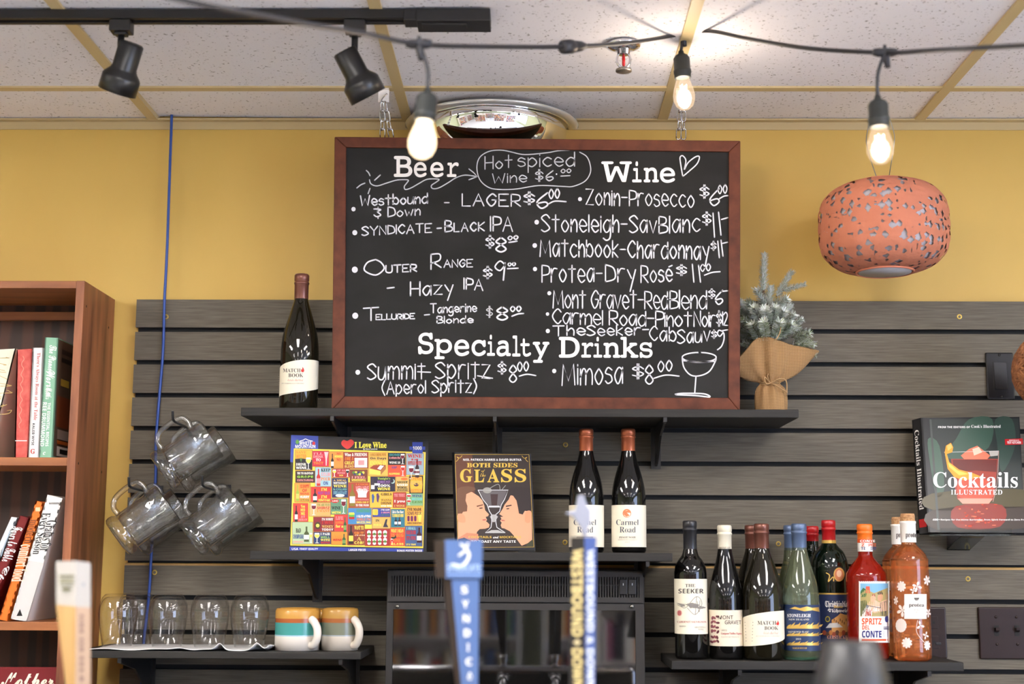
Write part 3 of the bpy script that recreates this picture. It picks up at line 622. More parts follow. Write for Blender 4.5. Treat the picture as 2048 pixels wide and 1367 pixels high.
m = MB(); m.lathe([(0, -rh-.002), (rw*.40, -rh-.002), (rw*.40, -rh+.003), (0, -rh+.003)], mat('lantern_base', (190, 190, 196), .3), (lc.x, YL, lc.z), 32)
m.obj('base_disc', t)
ztp = lc.z+rh; wm = mat('galvanised_wire', (170, 170, 165), .3, .9)
MB().tube(smooth_line([(lc.x-.022, YL-.045, ztp), (lc.x-.033, YL-.02, ztp+.07), (lc.x-.030, YL, ztp+.11), (lc.x-.012, YL, ZCEIL-.035), (lc.x-.004, YL, ZCEIL-.020), (lc.x+.010, YL, ZCEIL-.035), (lc.x+.030, YL, ztp+.12), (lc.x+.028, YL, ztp+.08), (lc.x+.022, YL+.045, ztp)], 6), .0011, wm, 6).obj('wire_handle', t)
MB().tube(smooth_line([(lc.x-.004, YL, ZCEIL), (lc.x-.006, YL-.003, ZCEIL-.012), (lc.x-.004, YL-.003, ZCEIL-.023), (lc.x, YL, ZCEIL-.017)], 4), .0012, wm, 6).obj('hook', t)

# ------------------------------------------------------------------ rattan ball at the right edge
YR = -.28; rc = W(2110, 742, YR); t = thing('rattan_lantern', (rc.x, YR, ZCEIL), 'brown woven rattan globe half out of view at the far right edge', 'lantern')
rb = mm(82, YR); rm = tex(mat('rattan', (142, 88, 54), .7), scale=(1, 1, 1), s=90, c1=(104, 62, 38), c2=(166, 108, 68))
m = MB(); rr = random.Random(3)
for k in range(90):
    ax = Vector((rr.gauss(0, 1), rr.gauss(0, 1), rr.gauss(0, 1.6))).normalized(); u_ = ax.orthogonal().normalized(); v_ = ax.cross(u_)
    m.tube([Vector(rc)+(u_*math.cos(2*PI*i/36)+v_*math.sin(2*PI*i/36))*rb*rr.uniform(.97, 1.0) for i in range(36)], .0026, rm, 5, closed=True)
m.lathe([(rb*.94*math.sin(PI*k/20), rb*.94*math.cos(PI*k/20)) for k in range(21)], rm, rc, 32)
m.obj('woven_shade', t)
MB().tube([(rc.x, YR, rc.z+rb*.95), (rc.x, YR, ZCEIL-.001)], .0015, wm, 6).obj('hanging_wire', t)

# ------------------------------------------------------------------ bookcase on the left with its books
YF = -.235
xo = (W(168, 562, YF).x+W(226, 592, -.03).x+W(150, 930, YF).x)/3; xi = xo-.0185; zt = W(150, 561, YF).z
t = thing('bookcase', (-1.6, -.12, 0), 'brown stained pine bookcase with cookbooks at the far left', 'bookcase')
MB().box((xi, YF, 0), (xo, -.004, zt), wood_m).obj('side_panel', t, bevel=.001)
MB().box((-2.35, YF, 0), (-2.33, -.004, zt), wood_m).obj('side_panel', t)
MB().box((-2.33, YF+.0005, zt-.017), (xi, -.004, zt-.0005), woodh_m).obj('top_panel', t, bevel=.001)
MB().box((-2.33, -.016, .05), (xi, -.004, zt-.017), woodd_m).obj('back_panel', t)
MB().box((-2.33, -.034, W(80, 640, -.03).z), (xi, -.0165, W(80, 624, -.03).z), woodh_m).obj('back_rail', t)
sz = [W(90, 914, YF).z, W(80, 1243, YF).z, W(80, 1243, YF).z-.36, .35]
for z in sz: MB().box((-2.33, YF+.002, z-.018), (xi, -.0165, z), woodh_m).obj('shelf', t, bevel=.001)
nl = MB()
for px, py in ((178, 609), (218, 627), (161, 925), (200, 933)):
    p = W(px, py, YF); p = Vector((xo+.0003, YF+(.02 if px < 185 and px != 161 else .02 if px == 161 else .19), p.z)); nl.lathe([(0, 0), (.003, 0)], slatdark_m, p, 10, Matrix.Rotation(PI/2, 4, 'Y'))
nl.obj('nail_heads', t)
page_m = tex(mat('page_edges', (214, 206, 190), .9), scale=(200, 3, 3), s=1, c1=(190, 182, 168), c2=(226, 219, 206))
def book(name, tl, tr, br, bl, depth, cover, label, yf=None, marks=None, zb=None, pages_top=True):
    # spine corners in pixels on the plane y = yf; the block runs back to the case
    y = YF+.012 if yf is None else yf
    P = [W(*q, y) for q in (tl, tr, br, bl)]
    if zb is not None:
        dz = min(P[2].z, P[3].z)-zb-.0006
        for p in P: p.z -= dz
    bk = Vector((0, depth, 0)); ctr = sum(P, Vector())/4
    t = thing(name, (ctr.x, y, min(p.z for p in P)), label, 'book', 'cookbooks in the pine bookcase')
    sp = MB().hexa(P+[p+bk*.03 for p in P], cover); 
    for sgn, (i, j) in ((1, (0, 3)), (-1, (1, 2))):
        k = {0: 1, 3: 2, 1: 0, 2: 3}
        e = [(P[k[q]]-P[q]).normalized()*.0028 for q in (i, j)]
        sp.hexa([P[i], P[i]+e[0], P[j]+e[1], P[j], P[i]+bk, P[i]+e[0]+bk, P[j]+e[1]+bk, P[j]+bk], cover)
    if marks: marks(sp, Plane((0, y, 0), (0, -1, 0)))
    sp.obj('cover', t, fixn=True)
    sh = lambda a_, b_, f: a_+(b_-a_)*f
    Q = [sh(sh(P[0], P[1], .09), sh(P[3], P[2], .09), .012), sh(sh(P[1], P[0], .09), sh(P[2], P[3], .09), .012), sh(sh(P[2], P[3], .09), sh(P[1], P[0], .09), .012), sh(sh(P[3], P[2], .09), sh(P[0], P[1], .09), .012)]
    MB().hexa([p+bk*.04 for p in Q]+[p+bk*.97 for p in Q], page_m).obj('page_block', t, fixn=True)
    return t
z1, z2, z3 = sz[0], sz[1], sz[2]
cream = flat((226, 218, 196), .5); red = tex(mat('red_bookcloth', (190, 66, 58), .55), s=60, c1=(186, 60, 54), c2=(208, 96, 84)); mint = flat((132, 178, 148), .5); wht = flat((232, 228, 222), .5)
goldt = flat((196, 170, 104)); dk = flat((30, 28, 28)); wtx = flat((246, 244, 240)); redtx = flat((186, 80, 74))
def mk_mint(m, s):
    m.text('The Pioneer', 'script', (97, 690, 112, 745), wtx, s, rot=90, skew=-4, off=.01); m.text('Woman', 'script', (92, 740, 110, 792), wtx, s, rot=90, off=.01); m.text('Cooks', 'script', (91, 776, 104, 798), wtx, s, rot=90)
    m.text('REE DRUMMOND', 'sansb', (83, 804, 91, 892), wtx, s, rot=90, skew=-6); m.text('THE ESSENTIAL RECIPES', 'sansb', (93, 805, 99, 892), wtx, s, rot=90, skew=-5)
    m.text('c', 'ital', (86, 903, 91, 909), wtx, s)
tb_ = book('cookbook', (90, 674), (116, 675), (105, 914), (79, 914), .19, mint, 'mint green cookbook, rightmost on the upper bookcase shelf', None, mk_mint, z1)
cv = MB(); p0 = W(116, 680, YF+.012); xr = lambda z: W(116, 675, YF+.012).x+(z-z1)*0
for (u0, v0, u1, v1, cc) in ((.02, .05, .95, .98, (96, 76, 56)), (.1, .60, .6, .70, (184, 150, 40)), (.05, .25, .9, .45, (110, 56, 30)), (.1, .06, .8, .2, (226, 220, 206)), (.15, .76, .85, .80, (40, 34, 30)), (.15, .84, .85, .88, (40, 34, 30)), (.2, .30, .5, .36, (180, 90, 40))):
    pass
def cover_side(tb, P0, P1, depth, spec):
    # printed front board seen edge-on at the right of a book: P0 top, P1 bottom of the hinge
    m = MB(); n = Vector((.0006, 0, 0))
    for k, (u0, v0, u1, v1, cc) in enumerate(spec):
        f = lambda u, v: P0+(P1-P0)*v+Vector((0, depth*u, 0))+n*(1+k*.4)
        m.add([f(u0, v0), f(u1, v0), f(u1, v1), f(u0, v1)], [(0, 1, 2, 3)], flat(cc, .35))
    m.obj('front_board', tb)
dz = min(W(105, 914, YF+.012).z, W(79, 914, YF+.012).z)-z1-.0006
P0, P1 = W(116, 675, YF+.012), W(105, 914, YF+.012); P0.z -= dz; P1.z -= dz
cover_side(tb_, P0, P1, .188, ((.02, .01, .98, .99, (92, 74, 58)), (.15, .08, .85, .12, (38, 32, 28)), (.15, .15, .85, .19, (38, 32, 28)), (.15, .33, .45, .39, (190, 160, 60)), (.05, .48, .95, .74, (120, 62, 34)), (.1, .76, .95, .84, (168, 152, 140)), (.1, .85, .95, .88, (190, 100, 40)), (.1, .9, .95, .98, (214, 208, 200)), (.2, .92, .85, .96, (40, 36, 32))))
def mk_w(m, s):
    m.text("There's Always Room at the Table", 'bold', (69, 705, 78, 840), redtx, s, rot=90, skew=-7); m.text('KALEB WYSE', 'sansb', (64, 846, 69, 890), dk, s, rot=90, skew=-2); m.text('G', 'bold', (61, 897, 70, 907), redtx, s, off=.02)
book('cookbook', (66, 695), (87, 695), (78, 914), (57, 914), .175, wht, 'slim white cookbook with red spine lettering between the red and mint books', None, mk_w, z1)
book('cookbook', (34, 699), (64, 697), (56, 914), (29, 914), .175, red, 'coral red speckled cookbook on the upper bookcase shelf', None, lambda m, s: (m.line([(46+2.5*math.sin(q*1.9)-q*.28, 712+q*6.2) for q in range(24)], 1.5, flat((222, 136, 120)), s), m.rect(30, 880, 54, 881.5, wtx, s)), z1)
def mk_c(m, s):
    r_ = random.Random(5)
    for k in range(9): m.line([(r_.uniform(-8, 24), 712+k*14+r_.uniform(-4, 4)) for q in range(3)]+[(r_.uniform(-8, 18), 716+k*14)], 1.1, goldt, s)
book('cookbook', (-40, 700), (32, 696), (-22, 912), (-94, 914), .17, cream, 'cream cookbook with a gold pattern leaning against the red book', YF+.03, mk_c, z1)
# second shelf: four books leaning to the right
orange = flat((222, 112, 38), .45); maroon = flat((112, 28, 28), .45)
def mk_g(m, s):
    m.text('Grains for', 'bold', (86, 1040, 107, 1102), dk, s, rot=90, skew=-15); m.text('Every Season', 'bold', (70, 1025, 92, 1108), dk, s, rot=90, skew=-20); m.poly([(33, 1231), (45, 1231), (40, 1217)], dk, s); m.text('McFADDEN', 'sansb', (98, 1004, 118, 1008), dk, s)
    m.poly([(58, 1120), (88, 1125), (53, 1240), (23, 1236)], flat((206, 200, 196), .35), s, .0002)
tg = book('cookbook', (95, 990), (125, 997), (53, 1243), (21, 1238), .19, wht, 'thick white cookbook with dark spine lettering leaning on the lower bookcase shelf', None, mk_g, z2)
book('cookbook', (72, 1001), (87, 1006), (14, 1242), (-2, 1238), .18, orange, 'bright orange cookbook leaning between the white and maroon ones', None, lambda m, s: (m.text('modern', 'bold', (54, 1038, 72, 1086), flat((120, 70, 40)), s, rot=90, skew=-13), m.text('comfort food', 'bold', (32, 1088, 59, 1162), flat((240, 214, 190)), s, rot=90, skew=-20), m.rect(71, 1014, 80, 1022, flat((240, 190, 150)), s)), z2)
book('cookbook', (40, 1029), (57, 1034), (-30, 1240), (-50, 1238), .18, maroon, 'maroon cookbook with silver spine lettering leaning on the lower bookcase shelf', None, lambda m, s: (m.text('Farm to Table', 'script', (14, 1052, 36, 1122), wtx, s, rot=90, skew=-22, off=.008), m.text('Ch', 'script', (2, 1132, 14, 1160), wtx, s, rot=90, skew=-15)), z2)
book('cookbook', (23, 1032), (34, 1034), (-58, 1240), (-71, 1238), .17, flat((222, 224, 226), .4), 'thin white book leaning behind the maroon cookbook', None, lambda m, s: m.line([(20, 1062), (10, 1088), (2, 1112)], 1.6, flat((150, 170, 190)), s), z2)
yb = YF+.02; P = [W(-150, 1335, yb), W(117, 1335, yb), W(112, 1560, yb), W(-150, 1560, yb)]; P[1].x = P[2].x = min(P[1].x, xi-.003)
for p in P[2:]: p.z = z3+.0005
P[3].x = P[0].x
t = thing('cookbook', ((P[0].x+P[1].x)/2, yb, z3), 'dark red cookbook standing cover-out on the lowest visible bookcase shelf', 'book', 'cookbooks in the pine bookcase')
m = MB().hexa(P+[p+Vector((0, .004, 0)) for p in P], flat((110, 30, 34), .4)).hexa([p+Vector((0, .026, 0)) for p in P]+[p+Vector((0, .03, 0)) for p in P], flat((110, 30, 34), .4)); m.text('Mother', 'script', (2, 1344, 108, 1372), flat((232, 222, 200)), Plane((0, yb, 0), (0, -1, 0)), off=.012); m.obj('cover', t)
cI = sum(P, Vector())/4
MB().hexa([cI+(p-cI)*.97+Vector((0, .0045, 0)) for p in P]+[cI+(p-cI)*.97+Vector((0, .0255, 0)) for p in P], page_m).obj('page_block', t)

# ------------------------------------------------------------------ glass steins on hooks
def stein_meshes():
    b = MB(); n = 40; prof = [(0, .004), (.030, .004), (.040, 0), (.0455, .003), (.0475, .010), (.0465, .018), (.0425, .023), (.0425, .030), (.043, .060), (.0435, .094), (.0445, .100), (.0455, .106), (.0475, .128), (.0465, .131), (.0445, .129), (.0425, .106), (.0395, .098), (.0385, .060), (.0375, .032), (.033, .026), (0, .025)]
    b.lathe(prof, glass_m, n=n)
    for j, (r, z) in enumerate(prof):
        if .024 < z < .099 and r > .041:
            for i in range(n):
                a_ = 2*PI*i/n; f = 1-.05*abs(math.cos(a_*5)); v = b.v[j*n+i]; b.v[j*n+i] = Vector((v.x*f, v.y*f, v.z))
    h = MB(); hp = smooth_line([(.042, 0, .105), (.058, 0, .110), (.074, 0, .105), (.079, 0, .090), (.078, 0, .060), (.072, 0, .042), (.058, 0, .031), (.042, 0, .032)], 5)
    h.tube(hp, .0062, glass_m, 12)
    return b, h
def hook(px, yz, tip, label):
    w_ = W(*px, YS); t = thing('slatwall_hook', (w_.x, YS, w_.z), label, 'hook', 'black slatwall hooks for the steins')
    MB().box((w_.x-.012, YS-.003, w_.z-.012), (w_.x+.012, YS, w_.z+.022), black_m).obj('back_clip', t)
    MB().tube(smooth_line([tuple(w_+Vector((0, -.002, 0))), tuple(w_+Vector((0, -.10, .004))), tuple(w_+Vector((0, yz[0]+.03, .006))), tuple(w_+Vector((0, yz[0], .009))), tuple(w_+Vector((0, yz[0]-.006, .014))), tuple(w_+Vector((0, yz[0]-.010, .028)))], 5), .0030, black_m, 8).obj('prong', t)
    return w_
lab = ('topmost of the hanging glass beer steins', 'lower left of the hanging glass steins', 'lower right of the hanging glass steins')
proto = None
for (hk, base, rim, tl), nm in zip((((397, 867), (321, 944), (418, 875), (336, 822)), ((316, 990), (234, 1076), (332, 1002), (262, 960)), ((452, 988), (379, 1078), (479, 1001), (407, 960))), lab):
    w_ = hook(hk, (-.235, 0), tl, 'black wire hook holding the ' + nm.replace(' beer', '').replace('steins', 'stein pair'))
    for k, yy in enumerate((-.200, -.092)):
        B = W(*base, -.200); A = W(*rim, -.200); ax = (A-B); ax.y = .022; ax.normalize()
        if k: B = B+Vector((.006, 0, -.001)); B.y = yy
        hd = Vector((-ax.z, 0, ax.x)); hd = (hd-ax*hd.dot(ax)).normalized(); yv = ax.cross(hd)
        Mx = Matrix((hd, yv, ax)).transposed().to_4x4()
        # slide so that the handle's inside rests on the hook prong
        if proto is None:
            t = thing('glass_stein', (0, 0, 0), 'x', 'beer mug', 'glass steins on hooks')
            b_, h_ = stein_meshes(); b_.obj('body', t, fixn=True); h_.obj('handle', t, fixn=True); proto = t; bpy.context.view_layer.update()
        else:
            t = copy_tree(proto)
        t['label'] = ('clear faceted glass stein in front on the hook, ' if k == 0 else 'clear glass stein behind another on the same hook, ') + nm
        t.rotation_euler = Mx.to_euler(); t.location = B+Vector((0, 0, 0))

# ------------------------------------------------------------------ upturned tumblers, towel, pottery mugs
towel_m = tex(mat('white_paper_towel', (226, 224, 222), .9), s=120, bump=.3, bdist=.0006)
m = MB(); nx, ny = 90, 12; X0, X1 = lx0+.03, W(540, 1295, -.27).x; Y0_, Y1_ = YS-.249, YS-.04
for j in range(ny+1):
    for i in range(nx+1):
        u = i/nx; v = j/ny; x = X0+(X1-X0)*u; y = Y0_+(Y1_-Y0_)*v; fr_ = max(0, 1-v*5)
        z = LZ+.0022+fr_*(.013*math.exp(-((u-.72)/.025)**2)+.014*math.exp(-((u-.925)/.03)**2)+.005*math.exp(-((u-.5)/.05)**2)+.003*(1+math.sin(u*21))*.5)+(.010*math.exp(-((u-1)/.02)**2))*(1-v)
        m.v.append(Vector((x, y, z)))
k = m.m(towel_m)
for j in range(ny):
    for i in range(nx):
        q = j*(nx+1)+i; m.f.append((q, q+1, q+nx+2, q+nx+1)); m.mi.append(k); m.sm.append(True)
tw = tag(m.obj('paper_towel'), 'white paper towel spread on the shelf under the upturned glasses', 'towel'); tw.modifiers.new('thick', 'SOLIDIFY').thickness = .0012
gl = MB().lathe([(.0295, .0008), (.0305, 0), (.0312, .001), (.0345, .020), (.0395, .046), (.0420, .068), (.0405, .086), (.0345, .103), (.0285, .1095), (.025, .1105), (0, .1095), (0, .1035), (.024, .104), (.029, .1015), (.0340, .096), (.0393, .083), (.0406, .068), (.0381, .046), (.0330, .020), (.0297, .001), (.0295, .0008)], thin_m, n=40)
g0 = None
tz = LZ+.0055
for px, yy, lb in ((234, -.20, 'leftmost upturned stemless wine glass on the paper towel'), (334, -.20, 'second upturned stemless wine glass from the left on the paper towel'), (418, -.20, 'third upturned stemless wine glass from the left, on the paper towel'), (498, -.20, 'upturned stemless wine glass nearest the pottery mugs'), (270, -.105, 'upturned stemless wine glass half hidden behind the leftmost one')):
    p = W(px, 1280, yy)
    if g0 is None: g0 = o = gl.obj('stemless_glass', fixn=True)
    else: o = g0.copy(); COL.objects.link(o)
    o.location = (p.x, yy, tz); tag(o, lb, 'glass', 'upturned stemless glasses')
def pot_mats(pfx, c):
    return [mat(pfx+'_%d' % i, q, .25) for i, q in enumerate(c)]
cA = pot_mats('glaze_bright', [(222, 214, 204), (150, 190, 205), (62, 142, 138), (158, 84, 42), (188, 138, 62)])
cB = pot_mats('glaze_muted', [(200, 190, 176), (150, 158, 160), (112, 116, 98), (150, 88, 44), (166, 124, 58)])
def pot(px, yy, ms, rot, lb, wpx=90, top=1215):
    z0 = LZ+.0006; p = W(px, 1300, yy); R = mm(wpx, yy)/2; H = W(px, top, yy).z-z0
    t = thing('pottery_mug', (p.x, yy, z0), lb, 'mug', 'upturned pottery mugs')
    zs = [0, .34, .37, .66, .76, .93, .985, 1.0]; rs = [1, 1, 1, 1, 1, .995, .95, .88]
    pr = [(R*.92, .03*H), (R*.95, 0)]+[(R*r, H*z) for r, z in zip(rs, zs)]+[(R*.80, H*1.0), (R*.78, H*.985), (0, H*.985)]
    mm_ = [ms[0]]*2+[ms[0], ms[1], ms[2], ms[3], ms[4], ms[4], ms[4], ms[4], ms[4], ms[4]]
    MB().lathe(pr, ms[0], (p.x, yy, z0), 40, mats=mm_).obj('body', t)
    c_, s_ = math.cos(rot), math.sin(rot); h = MB(); o = Vector((p.x, yy, z0)); L = smooth_line([(R*.97, H*.74), (R*1.18, H*.68), (R*1.40, H*.52), (R*1.40, H*.32), (R*1.2, H*.15), (R*.97, H*.12)], 5)
    pts = [o+Vector((r*c_, r*s_, z)) for r, z in L]
    h.tube(pts, [.0085]*len(pts), ms[0], 12)
    h.obj('handle', t)
pot(594, -.205, cA, -.75, 'pottery mug with bright turquoise and orange bands, front, upside down on the shelf', 88)
pot(632, -.095, cA, -.55, 'pottery mug mostly hidden behind the bright banded mug', 84, 1217)
pot(679, -.20, cB, -.62, 'muted grey-green banded pottery mug at the right end of the shelf', 72)

# ------------------------------------------------------------------ jigsaw box
BL, BR, TL = W(579, 1102, -.205), W(853, 1104, -.150), W(582, 869, -.180)
for p in (BL, BR): p.z = MZ+.001
n_ = (BR-BL).cross(TL-BL).normalized(); n_ = -n_ if n_.y > 0 else n_
ps = Plane(BL, n_); TR = ps(857, 880); TL = ps(582, 869)
t = thing('jigsaw_box', (BL+BR)*.5, 'yellow jigsaw puzzle box with a collage of wine signs on the middle shelf', 'puzzle box')
bk = Vector((-0.004, .048, 0)); m = MB(); blk = flat((26, 24, 26), .35)
m.hexa([TL, TR, BR, BL, TL+bk, TR+bk, BR+bk, BL+bk], blk)
def bx(x, y): return (560+x/5.0625, 850+y/5.0625)
def R5(x0, y0, x1, y1, c, lift=.0006, tilt=None):
    # rectangle in crop coordinates sheared with the box's own edges
    f = lambda x, y: bx(x, y)
    sk = lambda x: 0
    m.poly([f(x0, y0), f(x1, y0), f(x1, y1), f(x0, y1)], flat(c, .4), ps, lift)
Yl = (238, 206, 74); navy = (44, 60, 128)
m.poly([bx(113, 98), bx(388, 108), bx(386, 240), bx(140, 232), bx(132, 375), bx(104, 372)], flat((52, 72, 158), .35), ps, .0004)
m.poly([bx(140, 234), bx(1475, 272), bx(1450, 1243), bx(104, 1216)], flat(Yl, .4), ps, .0005)
m.poly([bx(97, 1228), bx(1452, 1250), bx(1450, 1279), bx(96, 1268)], flat((50, 66, 150), .35), ps, .0005)
m.text('WHITE', 'sansb', (*bx(195, 163), *bx(318, 196)), wtx, ps, .0008); m.text('MOUNTAIN', 'sansb', (*bx(155, 197), *bx(358, 230)), wtx, ps, .0008)
m.line([bx(200, 160), bx(235, 150), bx(258, 138), bx(285, 150), bx(330, 160)], 1.4, wtx, ps, .0008); m.disc(*bx(175, 168), 3.5, 4.5, flat((96, 150, 70)), ps, .0008); m.disc(*bx(342, 182), 3, 3.5, flat((200, 60, 60)), ps, .0008)
m.poly(smooth_line([bx(685, 240), bx(630, 205), bx(622, 170), bx(645, 148), bx(680, 158), bx(715, 143), bx(745, 160), bx(742, 195)], 5, True)[:-1], flat((208, 46, 44), .3), ps, .0008)
m.text('I Love Wine', 'bold', (*bx(755, 168), *bx(1080, 230)), flat((244, 226, 80)), ps, .0008, off=.02); m.text('by Steve Cameron', 'sansb', (*bx(842, 233), *bx(985, 250)), wtx, ps, .0008)
for x0, y0, x1, y1 in ((1340, 170, 1445, 285), (1310, 215, 1470, 248)): R5(x0, y0, x1, y1, (50, 70, 160), .0007)
m.text('1000', 'sansb', (*bx(1345, 212), *bx(1435, 248)), wtx, ps, .0010)
for s_, a_, b_ in (('USA', 118, 185), ('FINEST QUALITY', 200, 385), ('LARGER PIECES', 695, 868), ('BONUS POSTER INSIDE', 1185, 1440)):
    yy = 1240+(a_-118)*.017; m.text(s_, 'sansb', (*bx(a_, yy), *bx(b_, yy+22)), wtx, ps, .0008)
Wt = (244, 240, 228); Yt = (246, 220, 90); Bk = (30, 26, 30); Rd = (190, 44, 40); Gn = (86, 130, 60); Or = (232, 130, 50); Bl = (50, 70, 140); Tn = (214, 176, 96); Pk = (236, 150, 150); Wn = (110, 20, 40)
TILES = [(155, 250, 325, 450, (224, 176, 60), [('SAVE', Or, .05), ('WATER', Or, .22), ('DRINK', Wt, .66), ('WINE', Wt, .83)], 'blkglass'), (330, 262, 493, 415, (200, 36, 64), [("I'LL", Pk, .08), ('DRINK', Pk, .28), ('TO', Wt, .48), ('THAT', Or, .70)], 'flute'),
 (503, 268, 640, 430, (232, 140, 60), [('NO', Rd, .05), ('WINNING', Yt, .22), ('NO', Rd, .4)], 'bottle'), (645, 272, 890, 435, (150, 50, 40), [('Wine & FRIENDS', Wt, .05), ('ARE A', Or, .3), ('GREAT', Yt, .56), ('BLEND', Tn, .8)], 'cream'),
 (897, 275, 1092, 508, (220, 176, 80), [('I ONLY DRINK WINE', (180, 110, 40), .03), ('On Days', (90, 70, 60), .2), ('ENDING IN', Yt, .37)], 'crate'), (1095, 280, 1270, 400, Bk, [('HOME', (70, 150, 150), .05), ('is where the', Pk, .3), ('WINE IS', Wt, .72)], 'glass'),
 (1280, 285, 1455, 500, (150, 170, 180), [('WINE', Rd, .04), ('is', Rd, .24), ('BOTTLED POETRY', Rd, .36)], 'bottleglass'), (158, 462, 352, 578, (50, 34, 30), [('TRY TO MAINTAIN', Wt, .1), ('GRAPE', (150, 200, 70), .4), ('EXPECTATIONS', Pk, .72)], None),
 (358, 425, 517, 618, (160, 196, 204), [('KEEP', Bk, .06), ('CALM', Pk, .26), ('POUR', Or, .52), ('ON', Bl, .74)], 'redbottle'), (530, 440, 705, 525, (170, 44, 48), [('IT IS', Pk, .1), ('WINE', Pk, .4), ('NOT', Yt, .7)], 'twoglass'),
 (710, 448, 885, 570, (120, 62, 40), [('I FEEL', Pk, .55), ('WINEDERFUL', Yt, .78)], 'grapes'), (1095, 402, 1272, 520, (222, 80, 50), [('SIP', Bl, .1), ('HAPPENS', Yt, .66)], 'redglass'),
 (918, 520, 1165, 668, (40, 38, 56), [("Tonight's", (170, 200, 80), .05), ('FORECAST', (150, 110, 170), .27), ('100%', Wt, .52), ('WINE', Yt, .74)], 'moon'), (1175, 520, 1303, 670, (206, 170, 90), [('MOST', Bk, .3), ('USED', Wt, .48), ('TOOL', Bk, .66), ('IN THE KITCHEN', Bk, .86)], 'oval'),
 (1312, 512, 1447, 690, Bk, [('WINE', Or, .08), ('GETS', Tn, .3), ('BETTER', Or, .75)], 'gold'), (150, 588, 305, 775, (230, 146, 60), [('1/2 EMPTY', Rd, .05), ('OF', Rd, .3), ('WINE', Rd, .5), ('HURRY', Wt, .66), ('OUTLOOK', Gn, .84)], 'greenbottle'),
 (315, 625, 515, 775, (208, 56, 50), [("I'M", Yt, .05), ('NOT OLD', (120, 70, 150), .3), ("I'M", Yt, .55), ('VINTAGE', Yt, .8)], 'bottle'), (527, 535, 688, 730, (36, 46, 88), [('A MEAL', Tn, .06), ('WITHOUT', Wt, .2), ('WINE', Yt, .34), ('is CALLED', (120, 190, 170), .52), ('BREAKFAST', (120, 170, 190), .66)], 'plate'),
 (695, 580, 905, 830, (170, 70, 50), [('I COOK', Or, .04), ('WITH WINE', Pk, .14), ('SOMETIMES', Pk, .66), ('I EVEN ADD IT', Yt, .76), ('TO THE FOOD', Wt, .87)], 'chef'), (910, 672, 1143, 832, (226, 180, 66), [('GIRLS', Bk, .08), ('JUST', Tn, .28), ('WANNA', (120, 80, 40), .46), ('DRINK', (120, 80, 40), .64), ('SOME WINE', Wt, .84)], 'girls'),
 (1145, 680, 1275, 832, (176, 60, 46), [('THE THREE', Pk, .08), ('I you', Wt, .5), ('I WINE', Tn, .82)], None), (1280, 690, 1447, 812, (130, 170, 120), [('WINE', Bl, .1), ('BECAUSE', (110, 200, 200), .35), ('LESS', Gn, .62)], 'redglass2'),
 (135, 790, 283, 972, (206, 60, 50), [('You', Yt, .08), ('HAD', Yt, .28), ('ME', Yt, .48), ('AT', Pk, .68), ('MERLOT', Pk, .85)], 'bottle'), (300, 785, 510, 918, (214, 170, 110), [('YOU ARE YOUR', Gn, .05), ('SHIRAZ', Rd, .28), ('I WANT', Or, .52), ('TO DRINK', Tn, .74)], 'glass3'),
 (515, 742, 680, 900, (96, 140, 110), [('WINE', Bk, .5), ('WITH', Yt, .82)], 'lovewine'), (690, 838, 925, 1000, (70, 130, 180), [('SOMETIMES', (80, 160, 90), .06), ('A GLASS of PINO', Wt, .42), ("WHILE I'M", Or, .62), ('WUZZLING', Yt, .82)], 'grapes2'),
 (937, 840, 1115, 925, (60, 70, 150), [("I'VE GOT", Wt, .08), ('A GRAPE', Pk, .4), ('ON YOU', Gn, .7)], 'yellowblob'), (1125, 850, 1262, 1030, (40, 110, 130), [('Life is Too Short', Wt, .06), ('TO DRINK BAD WINE', Yt, .26)], 'twobottle'),
 (1275, 825, 1447, 1005, (234, 170, 70), [("I'VE MADE", Bk, .05), ('SOME POUR', (120, 80, 60), .26), ('DECISIONS', Bk, .86)], 'wineblob'), (125, 980, 330, 1200, (170, 190, 150), [('BAD', Bk, .28), ('CHAMPAGNE', Bl, .56), ('JUST DAYS', Pk, .86)], 'champ'),
 (340, 928, 548, 1072, (130, 36, 44), [("I'M SORRY", Wt, .06), ('I WAS', Rd, .28), ('WINEY', Tn, .58), ('TODAY', Wt, .8)], 'jug'), (553, 905, 685, 1072, (214, 60, 56), [('LIFE', Pk, .1), ('HAPPENS', Or, .4), ('for a', Yt, .6)], 'greenbottle2'),
 (935, 930, 1115, 1042, (206, 170, 90), [('IN', Bk, .2), ('PAIR IS', Yt, .6)], 'bird'), (340, 1080, 515, 1200, (36, 56, 96), [('I PAIR', Wt, .06), ('WELL', (150, 190, 110), .34), ('WITH', Yt, .58), ('WINE', Rd, .8)], 'wglass'),
 (522, 1078, 680, 1205, (232, 140, 50), [('CRAZY', Or, .3), ('WINE', Rd, .55)], 'greenbottle2'), (685, 1005, 855, 1210, (130, 56, 40), [('WANT TO', Yt, .05), ('SPLIT', Or, .35), ('A', Tn, .6), ('CAB?', Yt, .82)], 'cab'),
 (862, 1050, 1108, 1218, (160, 40, 44), [], 'eight'), (1112, 1040, 1262, 1218, (216, 70, 50), [('WHAT I MEAN', Yt, .05), ('IS BIG', Or, .3), ('ONE', Or, .6), ('GLASS', Yt, .84)], 'pour'), (1270, 1018, 1440, 1222, (66, 90, 130), [('I SHALL', (150, 200, 200), .05), ('HOME IN ONE', Rd, .22), ("IT'S FINE", Rd, .5), ("IT'S TIME", Yt, .88)], 'bottle2')]
